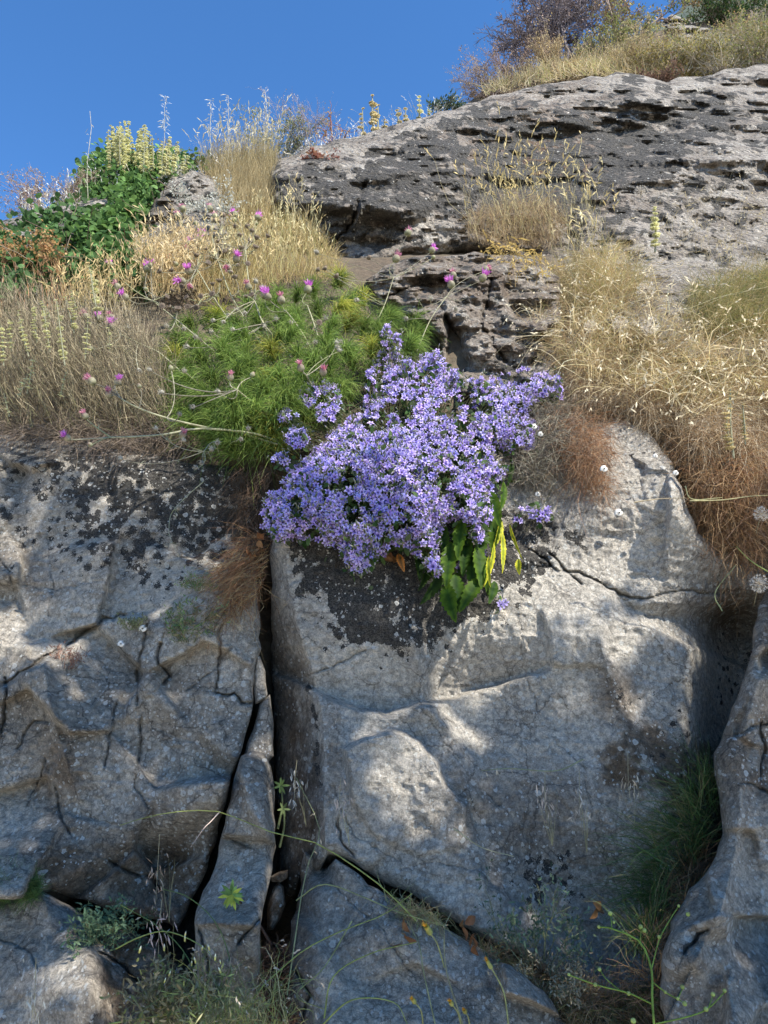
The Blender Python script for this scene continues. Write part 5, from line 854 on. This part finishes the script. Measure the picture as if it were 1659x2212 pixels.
for a in [(1154, 922, 8, -.2, 'white snail at the right tip of the violet flowers'), (1168, 938, 7, -.19, 'cream snail just below the one at the flower tip'), (1305, 1013, 9, -.2, 'white snail on the hanging rust roots'), (1337, 1108, 10, -.04, 'white snail on sunlit pale rock below the roots'), (1162, 1068, 7, -.02, 'small white snail near the lone violet sprig'), (309, 1358, 9, -.02, 'white snail near the crack on the left boulder'), (262, 1391, 8, -.02, 'white snail lower left of its neighbour on the left boulder'), (1416, 985, 6, -.12, 'yellowish snail on the speckled grey hump'), (1460, 1022, 7, -.12, 'cream snail at the edge of the brown grass')]: daisy(*a)
# stems lying over the bank
def strand(pts, off, r, col, lb, name='grass_plant', cat='grass', group=None, seeds=0, scol=(.6, .5, .35), K=16):
    P = path3(pts, off[0], off[1], K); t = thing(name, P[0], lb, cat, group); mb = MB(); tubes(mb, P[None], np.linspace(r, r*.45, K)[None], [col], 4); mb.build('stem', M_LEAF, t)
    if seeds: mb = MB(); i = RS.randint(K*2//3, K, seeds); ribbons(mb, arcs(P[i]+rnd(seeds)*.002, rnd(seeds)*.6+np.array([0, -.2, -.2]), RS.uniform(.008, .02, seeds), .2, 3), .003, scol, prof=[.3, 1, .2]); mb.build('spikelets', M_GRASS, t)
    return t
SG = 'single green grass stems arching over the lower rocks'
YGc = (.36, .40, .12); DG = (.16, .22, .07)
ST = [([(900, 1990), (830, 1920), (760, 1868), (680, 1820), (600, 1802), (530, 1775), (470, 1753), (400, 1752), (330, 1762), (258, 1783)], YGc, 'longest yellow green stem arching left across both cracks'), ([(475, 1753), (455, 1775), (440, 1790), (412, 1830)], (.62, .5, .42), 'short pinkish broken stem hanging from the long arching one'),
      ([(500, 2230), (560, 2140), (600, 2100), (660, 2050), (740, 2010), (830, 1975), (890, 1930)], YGc, 'stout yellow green stem sweeping from bottom up to the right'), ([(620, 2150), (640, 2010), (652, 1930), (668, 1860), (690, 1790), (640, 1680)], (.3, .32, .16), 'thin upright stem in front of the dark crack'), ([(235, 2212), (320, 2198), (400, 2190), (480, 2215)], YGc, 'yellow green blade lying low at bottom left'),
      ([(470, 2230), (440, 2150), (400, 2060), (340, 2000), (260, 1955)], DG, 'thin green stem leaning left over the reddish soil'), ([(250, 2050), (300, 2025), (360, 2012), (430, 2040), (470, 2080)], YGc, 'arched green stem above the weeds at lower left'), ([(480, 2190), (500, 2100), (470, 2000), (410, 1940), (350, 1920)], DG, 'fine curving stem crossing the tall slab'),
      ([(760, 1990), (700, 2090), (640, 2150), (700, 2180)], (.4, .4, .16), 'drooping leaf blade left of the bottom boulder'), ([(700, 2200), (720, 2110), (800, 2060), (900, 2035)], YGc, 'green blade arching over the bottom boulder'), ([(640, 1945), (700, 1910), (790, 1940), (860, 1970), (960, 2000)], (.34, .36, .16), 'thin stem arching across the top of the bottom boulder'), ([(690, 2220), (760, 2160), (850, 2165), (880, 2212)], YGc, 'yellow green arch at the bottom edge'),
      ([(940, 2212), (915, 2100), (905, 2040), (880, 1990)], (.36, .36, .18), 'straight stem rising to the rock joint'), ([(1000, 2212), (965, 2100), (960, 2010), (975, 1970)], (.4, .36, .2), 'brownish upright stem on the bottom boulder'), ([(1490, 1082), (1560, 1080), (1620, 1072), (1659, 1070)], (.5, .46, .25), 'long pale stem lying across the rusty tangle'), ([(1370, 1085), (1420, 1078), (1480, 1075)], (.55, .46, .3), 'pale stem with seeds lying on the speckled hump'),
      ([(1480, 1050), (1495, 1078), (1560, 1075)], (.5, .48, .25), 'bent pale stem at the rim of the grey hump'), ([(1659, 1235), (1620, 1210), (1590, 1180)], (.4, .45, .15), 'short green shoot at the right edge'), ([(1560, 1320), (1545, 1280), (1590, 1220)], (.4, .42, .2), 'faint stem by the dark hollow'), ([(1659, 620), (1560, 640), (1480, 670)], (.5, .46, .28), 'pale stem crossing the rock at the right'),
      ([(1260, 1640), (1200, 1665), (1100, 1660), (1040, 1665)], (.34, .36, .2), 'thin stem arching left over the spotted pale rock'), ([(980, 1790), (1040, 1830), (1110, 1850)], (.55, .5, .3), 'dry blade leaning on the lit rock face')]
for p, c, lb in ST: strand(p, (-.10, -.14) if p[0][1] > 1500 else (-.22, -.22), .0017, c, lb, group=SG, seeds=8 if 'thin' in lb or 'seeds' in lb else 0)
tuft('fine green and straw grass arching from the foot of the crack', [(420, 2160), (600, 2150), (640, 2260), (420, 2260)], 260, 200, [(.30, .34, .12), (.4, .38, .18), (.24, .28, .1), (.5, .42, .22)], spread=.55, w=.0016, droop=.75, off=-.16, depth=.1, K=10, heads=.35, hL=.012, hw=.003, hcol=[(.6, .5, .38)], group='grass in the lower crevices')
tuft('tangled dry grass sprouting at the joint over the bottom boulder', [(830, 1945), (900, 1975), (960, 2000), (900, 2000)], 380, 85, [(.4, .34, .18), (.34, .25, .14), (.34, .36, .14)], spread=.9, w=.0014, droop=.9, off=-.05, depth=.04, K=8, group='grass in the lower crevices')
tuft('brown grass following the joint right of the bottom boulder', [(1000, 2020), (1100, 2075), (1220, 2160), (1330, 2200), (1280, 2250), (1190, 2190), (1080, 2100)], 1600, 75, [(.24, .17, .10), (.32, .24, .14), (.2, .2, .08)], spread=.9, w=.0014, droop=.7, off=-.02, depth=.1, K=7, group='grass in the lower crevices')
mass('dark green grass streaming up left from beside the right boulder', [(1400, 2090), (1440, 1960), (1490, 1890), (1540, 1830), (1560, 1700), (1540, 1650), (1420, 1830), (1360, 2060)], 1100, 160, [(.08, .15, .04), (.12, .19, .06), (.06, .11, .03), (.24, .22, .1)], (-.35, -.35, .8), .3, .35, .0017, -.08, .1, None, 'grass tuft', 'grass_tuft', K=8, wave=.15, group='grass in the lower crevices')
mass('brown dead stems inside the dark green grass on the right', [(1380, 2120), (1430, 1940), (1530, 1800), (1530, 1900), (1430, 2150)], 600, 120, RUST, (-.1, -.4, .8), .5, .3, .0018, -.06, .08, None, 'grass tuft', 'grass_tuft', K=7, group='grass in the lower crevices')
mass('brown litter and grass filling the bottom right crevice', [(1230, 2120), (1330, 2160), (1420, 2120), (1450, 2260), (1280, 2260)], 2400, 90, [(.2, .13, .08), (.28, .2, .12), (.12, .13, .05)], (0, -.4, .5), .8, .4, .0016, .02, .16, 'stuff')
mass('small green mossy grass cushion at the left edge', [(-40, 1880), (20, 1880), (90, 1905), (80, 1940), (-40, 1950)], 3200, 45, [(.10, .18, .05), (.14, .22, .06), (.07, .12, .04)], (.1, -.5, .6), .5, .3, .0013, -.08, .05, None, 'grass tuft', 'grass_tuft')
mass('dry rust coloured grass swept down into the top of the crack', [(470, 1230), (545, 1150), (585, 1150), (582, 1230), (560, 1290), (520, 1330), (440, 1360)], 1300, 100, [(.30, .15, .07), (.38, .22, .11), (.24, .13, .07), (.46, .34, .17)], (-.55, -.35, -.35), .35, .35, .0015, -.04, .12, None, 'grass tuft', 'dead_grass', K=8)
mass('brown leaf litter packed in the bottom of the dark crack', [(545, 2060), (625, 2040), (640, 2230), (550, 2230)], 1800, 45, [(.26, .14, .08), (.18, .1, .06)], (0, -.3, .3), 1, .3, .003, .12, .12, 'stuff', 'leaf litter', 'leaf_litter')
mass('roots darkened as shade in the gap under the violet flowers', [(500, 1010), (590, 1000), (590, 1170), (540, 1180), (515, 1100)], 900, 70, [(.08, .055, .035), (.13, .08, .05), (.06, .045, .03)], (0, -.3, -.6), .5, .4, .002, .0, .12, None, 'roots', 'hanging_roots', mat=M_TWIG)  # root colours darkened to stand in for the shadow in the gap
def weed(label, x, y, wp, hp, cols, n, ls, off=-.03, name='weed', tcol=((.2, .2, .1),), lw=.3, nm=9, flowers=None):
    t = bush(name, label, 'weed', x, y, wp, hp, float(base(x, y))+off, list(tcol), cols, n, ls, nm, 4, 3, .0014, lw=lw)
    if flowers:
        n = flowers[0]; C = np.array(t.location)+np.stack([RS.normal(size=n)*wp*.3*2/F, RS.uniform(-.04, -.0, n), RS.uniform(.3, 1.1, n)*hp*2/F], 1); m_ = MB(); m_.add(*BUD[:3], c=np.clip(BUD[3]*np.array(flowers[2]), 0, .9)); m_ = m_.mesh('flower', M_LEAF, (0, 0, 0))
        for k in range(n): place(m_, 'flower', C[k], (random.uniform(-.4, .4), -.3, 1), flowers[1]*random.uniform(.7, 1.2), t)
weed('green and straw weed growing from the crack of the left boulder', 410, 1372, 110, 80, [(.16, .24, .08), (.22, .28, .12), (.3, .26, .14)], 900, .014, nm=16)
weed('tiny yellowish weed left of the green one on the left boulder', 285, 1345, 40, 30, [(.3, .32, .14), (.2, .2, .1)], 200, .01)
weed('small sprig of needle leaves high on the left boulder by the rust grass', 432, 1262, 40, 40, [(.16, .25, .08)], 160, .016, lw=.15)
weed('dead brown tuft at the end of the diagonal crack', 142, 1428, 40, 50, [(.3, .18, .12), (.24, .14, .1)], 120, .016, tcol=((.3, .17, .12),), lw=.2)
weed('bluish green weed on the joint above the bottom left boulder', 225, 2018, 95, 60, [(.13, .2, .1), (.18, .25, .13)], 900, .014, nm=14)
weed('bushy weed with small cream flowers at the foot of the crack', 400, 2190, 150, 110, [(.18, .2, .07), (.34, .28, .16), (.24, .2, .1)], 800, .016, off=-.1, nm=22, flowers=(16, .007, (2.6, 2.4, 1.4)))
weed('feathery green weed at the bottom beside the tall slab', 470, 2225, 140, 90, [(.26, .3, .1), (.36, .33, .16)], 500, .018, off=-.14, nm=18, lw=.15)
weed('leafy weed low on the pale boulder between the dark spots', 1160, 2060, 130, 130, [(.08, .13, .08), (.12, .17, .1)], 500, .014, off=-.02, nm=12)
weed('tan seedy weed in the joint below the pale boulder', 1175, 2120, 130, 60, [(.4, .34, .22), (.3, .24, .15)], 900, .010, off=-.04, nm=14)
# rosette on a brown stalk
def rosette(x, y, root, lb, c, n=14, L=.026, off=-.16, rc=(.13, .08, .06)):
    C = on(x, y, off); t = thing('rosette_plant', on(root[0], root[1], 0), lb, 'plant'); mb = MB(); P = path3([root, ((x+root[0])/2+6, (y+root[1])/2-4), (x, y)], .02, off, 8); tubes(mb, P[None], np.full(1, .0035), [rc], 5); mb.build('stem', M_LEAF, t)
    th = np.linspace(0, 2*math.pi, n, endpoint=False); D = np.stack([np.cos(th), np.full(n, -.55), np.sin(th)], 1)+rnd(n)*.15; mb = MB(); leaves(mb, np.tile(C, (n, 1)), D, np.tile([[0, -1., .2]], (n, 1)), L*RS.uniform(.8, 1.2, n), L*.28, pal(n, c)); mb.build('leaves', M_LEAF, t)
rosette(502, 1932, (585, 2040), 'yellow green leaf tuft on a bare brown stalk in front of the tall slab', [(.2, .34, .1), (.45, .5, .08), (.16, .28, .08)], 18, .028)
rosette(607, 1697, (600, 1790), 'upper star shaped green shoot inside the dark crack', [(.2, .27, .08)], 7, .022, -.02, (.16, .18, .08)); rosette(612, 1747, (604, 1830), 'lower star shaped green shoot inside the dark crack', [(.22, .27, .1)], 6, .02, -.02, (.16, .18, .08))
# branching yellow green herb, bottom right
t = thing('branching_herb', on(1414, 2230, -.25), 'yellow green branching herb with round buds at bottom right', 'herb'); mb = MB(); HC = (.26, .36, .07)
for p, r in (([(1416, 2260), (1409, 2159), (1407, 2094), (1382, 2034), (1322, 2006), (1296, 2003)], .0030), ([(1409, 2169), (1357, 2145), (1290, 2128), (1229, 2106)], .0022), ([(1408, 2120), (1440, 2145), (1466, 2159), (1478, 2168)], .0018), ([(1464, 2159), (1474, 2135)], .0014), ([(1407, 2094), (1424, 2030), (1445, 1990), (1466, 1957)], .0016), ([(1416, 2212), (1490, 2195), (1530, 2178), (1566, 2142)], .002), ([(1382, 2034), (1386, 2004)], .0014), ([(1322, 2006), (1319, 1975)], .0014), ([(1340, 2140), (1310, 2115), (1296, 2095)], .0014), ([(1530, 2178), (1540, 2150)], .0012)):
    tubes(mb, path3(p, -.26, -.26, 14)[None], np.linspace(r*.75, r*.5, 14)[None], [HC], 5)
mb.build('stem', M_LEAF, t); BT2 = arrays((lambda m: (lathe(m, [(-.9, .2), (-.6, .7), (0, .95), (.6, .7), (.95, .15)], 8, None, cols=[(.3, .38, .1), (.36, .46, .12), (.4, .5, .14), (.46, .5, .16), (.5, .5, .2)]), m)[1])(MB()))
bm_ = MB(); bm_.add(*BT2[:3], c=BT2[3]); bme = bm_.mesh('bud', M_LEAF, (0, 0, 0))
for (x, y) in [(1318, 1973), (1294, 2002), (1326, 1992), (1384, 2002), (1392, 2010), (1229, 2105), (1286, 2127), (1358, 2146), (1295, 2094), (1474, 2132), (1479, 2168), (1437, 2143), (1464, 2157), (1565, 2140), (1540, 2148), (1525, 2180), (1424, 2024), (1466, 1957), (1486, 1975), (1368, 2205)]: place(bme, 'bud', on(x, y, -.26), (random.uniform(-.3, .3), -.3, 1), .0042*random.uniform(.7, 1.25), t)
# closed yellow composite buds on tall stalks
def hawkbud(pts, lb, s=1.0):
    P = path3(pts, -.12, -.22, 12); t = thing('hawkbit', P[0], lb, 'wildflower', 'closed yellow flowers on long stalks at the bottom'); mb = MB(); tubes(mb, P[None], np.linspace(.0017, .0012, 12)[None], [(.4, .42, .18)], 4); mb.build('stem', M_LEAF, t)
    d = nrm(P[-1]-P[-2]); M = Matrix.Translation(Vector(P[-1])) @ rot_to(d); mb = MB(); k = .011*s; lathe(mb, [(0, k*.15), (k*.25, k*.42), (k*1.1, k*.34), (k*1.7, k*.3)], 7, None, M, cols=[(.3, .34, .12), (.36, .4, .15), (.42, .42, .14), (.55, .42, .08)]); mb.build('calyx', M_LEAF, t)
    mb = MB(); n = 14; ribbons(mb, arcs(np.tile(P[-1]+d*k*1.5, (n, 1)), d+rnd(n)*.22, k*.9, 0, 3), .002*s, pal(n, [(.75, .5, .05), (.8, .36, .06)])); mb.build('florets', M_PETAL, t)
hawkbud([(1100, 2230), (1090, 2150), (1075, 2115), (1062, 2092)], 'closed orange and yellow flower on the right side of the bottom boulder'); hawkbud([(960, 2090), (945, 2040), (930, 2016)], 'large pale yellow closed flower nearest the rock joint', 1.5); hawkbud([(915, 2230), (910, 2185), (896, 2165)], 'small orange tipped flower, leftmost at the bottom'); hawkbud([(1000, 2235), (990, 2190), (977, 2170)], 'bright yellow flower in the bottom trio, middle one'); hawkbud([(1018, 2240), (1012, 2200), (1005, 2186)], 'orange closed flower touching the bottom edge')
for (x, y, s, lb, c) in [(70, 2160, 1, 'pale dry oat spikelets hanging at the bottom left corner', (.62, .6, .5)), (640, 1700, .8, 'dry pale seed cluster in front of the crack wall', (.55, .52, .44)), (735, 1740, .8, 'pinkish dry spikelets on the left side of the pale boulder', (.55, .45, .38)), (1255, 1735, 1, 'pale dry spikelets hanging over the spotted rock', (.6, .52, .42)), (1180, 1730, .9, 'small dry spikelets beside the pale hanging ones', (.55, .46, .38)), (340, 1880, 1, 'pinkish dry grass tuft on the lower left boulder', (.5, .36, .26)), (345, 2020, .9, 'curled pink dry leaves near the foot of the crack', (.6, .42, .34)), (480, 2130, 1, 'dry pink seed stems at the base of the tall slab', (.5, .4, .3)), (1360, 1690, .9, 'dry oat heads above the dark green grass', (.6, .5, .36))]:
    C = on(x, y, -.12); n = 26; t = thing('dry_oat_plant', C, lb, 'grass head', 'dry grass heads in front of the lower rocks'); mb = MB(); q = C+rnd(n)*np.array([.014, .008, .028])*s; tubes(mb, np.array([[C+np.array([0, 0, .075*s]), C+rnd(1)[0]*.004, C-np.array([0, 0, .07*s])]]), np.full(1, .0009), [(.45, .4, .25)], 3); ribbons(mb, arcs(q, rnd(n)*.35+np.array([.1, -.1, -.8]), RS.uniform(.010, .02, n), .1, 3), .0032, pal(n, [c]), prof=[.3, 1, .2]); mb.build('spikelets', M_GRASS, t)
    mb = MB(); m = 5; ribbons(mb, arcs(np.tile(C+np.array([.02, .05, -.12*s]), (m, 1)), np.array([-.1, -.2, 1])+rnd(m)*.12, .15*s, .1, 6, .1), .0012, pal(m, [(.42, .38, .2)])); mb.build('stem', M_GRASS, t)
# brown curled leaves
for (x, y, lb) in [(880, 2020, 'curled orange dead leaf on the joint, left one'), (868, 2032, 'smaller orange dead leaf under the left one'), (1020, 2046, 'orange dead leaf on the bottom boulder'), (995, 1995, 'brown dead leaf above the orange one'), (1295, 1965, 'dead leaf against the shaded right side of the pale boulder'), (545, 1195, 'dead leaf caught at the top of the crack'), (570, 1160, 'reddish dead leaf above the caught one'), (848, 1215, 'brown leaf hanging below the violet flowers')]:
    mb = MB(); C = on(x, y, -.06); leaves(mb, np.tile(C, (3, 1))+rnd(3)*.006, rnd(3), nrm(rnd(3)+np.array([0, -1, .3])), .03, .02, pal(3, [(.36, .18, .07), (.28, .13, .06)]), .6, ((0, 0), (.2, .3), (.5, .5), (.75, .35), (1, 0))); tag(mb.build('fallen_leaf', M_LEAF), lb, 'leaf', 'dead leaves caught on the rocks')
# ------------------------------------------------------------------ tree that shades the lower rocks (stands to the right, outside the frame)
def shade_tree():
    lit = [([(585, 940), (1490, 900), (1500, 1300), (1330, 1420), (1380, 1560), (1240, 1530), (1120, 1440), (1060, 1580), (930, 1450), (700, 1400), (590, 1130)], 14), ([(735, 1610), (850, 1575), (925, 1620), (960, 1690), (985, 1830), (880, 1830), (800, 1790), (745, 1700)], 12), ([(60, 2110), (120, 2060), (210, 2070), (235, 2150), (210, 2260), (40, 2260)], 16), ([(95, 1400), (130, 1410), (140, 1560), (112, 1580)], 10), ([(-60, 1140), (70, 1150), (60, 1210), (-60, 1210)], 12), ([(1600, 1300), (1720, 1260), (1720, 1560), (1610, 1640), (1590, 1540)], 12), ([(940, 1460), (1010, 1470), (1050, 1600), (960, 1560)], 10), ([(-60, 1300), (60, 1330), (50, 1420), (-60, 1440)], 12)]
    dapple = [(1000, 1400), (1500, 1200), (1560, 1500), (1400, 1640), (1100, 1600), (1000, 1520)]
    n = 14500; q = np.stack([RS.uniform(-260, 1900, n), RS.uniform(960, 2500, n)], 1); S = np.ones(n)
    lim = np.interp(q[:, 0], [0, 300, 520, 585, 600, 2000], [985, 1030, 1060, 1100, 900, 900]); S *= sstep(0, 40, q[:, 1]-lim-25)
    for p, f in lit: S *= 1-sstep(-f-22, f-22, sd(q[:, 0], q[:, 1], p))
    S = np.maximum(S, 0); dp = sd(q[:, 0], q[:, 1], dapple) > 0; S = np.where(dp, np.maximum(S*.6, .5*sstep(.0, .3, blobs(q[:, 0], q[:, 1], 1.6, 31))), S)
    S = np.where(inside(q[:, 0], q[:, 1], [(1500, 1120), (1700, 1150), (1640, 1300), (1620, 1700), (1480, 1700), (1480, 1400)]), .9, S)
    S *= np.where((q[:, 0] > 1150) & (q[:, 1] < 1250), 0.0, 1)
    q = q[RS.uniform(size=n) < S]; n = len(q); W = WG[np.clip(((q[:, 1]+50)/18).round().astype(int), 0, len(WY)-1), np.clip(((q[:, 0]+260)/18).round().astype(int), 0, len(WX)-1)]+rnd(n)*.006; d = RS.uniform(3.6, 5.2, n); C = W+SUN*d[:, None]; mb = MB()
    leaves(mb, C, rnd(n), nrm(rnd(n)*.6+SUN), .055, .042, pal(n, [(.08, .13, .05), (.12, .17, .07)]), .1, ((0, 0), (.3, .5), (.7, .45), (1, 0)))
    base_ = np.array([4.6, .3, 0.0]); t = thing('olive_tree', base_, 'broad leafy tree standing right of the rocks, shading them', 'tree'); mb.build('crown', M_LEAF, t)
    fork = np.array([4.0, .4, 3.2]); k = RS.randint(0, n, 24); tm = MB(); tt = np.linspace(0, 1, 8)[None, :, None]; tubes(tm, (base_[None, None]*(1-tt)+fork[None, None]*tt+np.sin(tt*3.1)*np.array([.08, .05, 0])), np.linspace(.17, .11, 8)[None], [(.16, .13, .1)], 10)
    Q = fork*(1-tt)+C[k][:, None]*tt; Q = Q+np.sin(tt*3.14)*np.array([0, 0, .25])+0*Q; tubes(tm, Q, np.tile(np.linspace(.016, .004, 8), (24, 1)), [(.16, .13, .1)]*24, 5); tm.build('trunk', M_TWIG, t)
shade_tree()
# ------------------------------------------------------------------ light, sky, camera
W = bpy.data.worlds.new('World'); SC.world = W; W.use_nodes = True
nt = W.node_tree; bg = nt.nodes['Background']; sky = nt.nodes.new('ShaderNodeTexSky'); sky.sky_type = 'NISHITA'; sky.sun_disc = False
sky.sun_elevation = math.asin(SUN[2]); sky.sun_rotation = math.atan2(SUN[0], SUN[1]); sky.altitude = 2500; sky.air_density = 1.0; sky.dust_density = .1; sky.ozone_density = 4.0
hs = nt.nodes.new('ShaderNodeHueSaturation'); hs.inputs['Saturation'].default_value = 1.18; hs.inputs['Value'].default_value = .92; nt.links.new(sky.outputs[0], hs.inputs['Color']); nt.links.new(hs.outputs[0], bg.inputs[0]); bg.inputs[1].default_value = .15
sl = bpy.data.lights.new('sun', 'SUN'); sl.energy = 4.2; sl.angle = math.radians(.53); sl.color = (1, .955, .88)
so = bpy.data.objects.new('sun', sl); COL.objects.link(so); so.rotation_euler = Vector(SUN).to_track_quat('Z', 'Y').to_euler(); so.location = (6, -4, 12)
cam = bpy.data.cameras.new('camera'); cam.sensor_fit = 'VERTICAL'; cam.sensor_height = 24; cam.lens = 24*F/2212; cam.clip_start = .05; cam.clip_end = 2000
co = bpy.data.objects.new('camera', cam); COL.objects.link(co); co.location = CAM; co.rotation_euler = (math.radians(90)+TH, 0, 0); SC.camera = co
SC.view_settings.view_transform = 'Standard'; SC.view_settings.look = 'None'; SC.view_settings.gamma = 1; SC.view_settings.exposure = 1.15
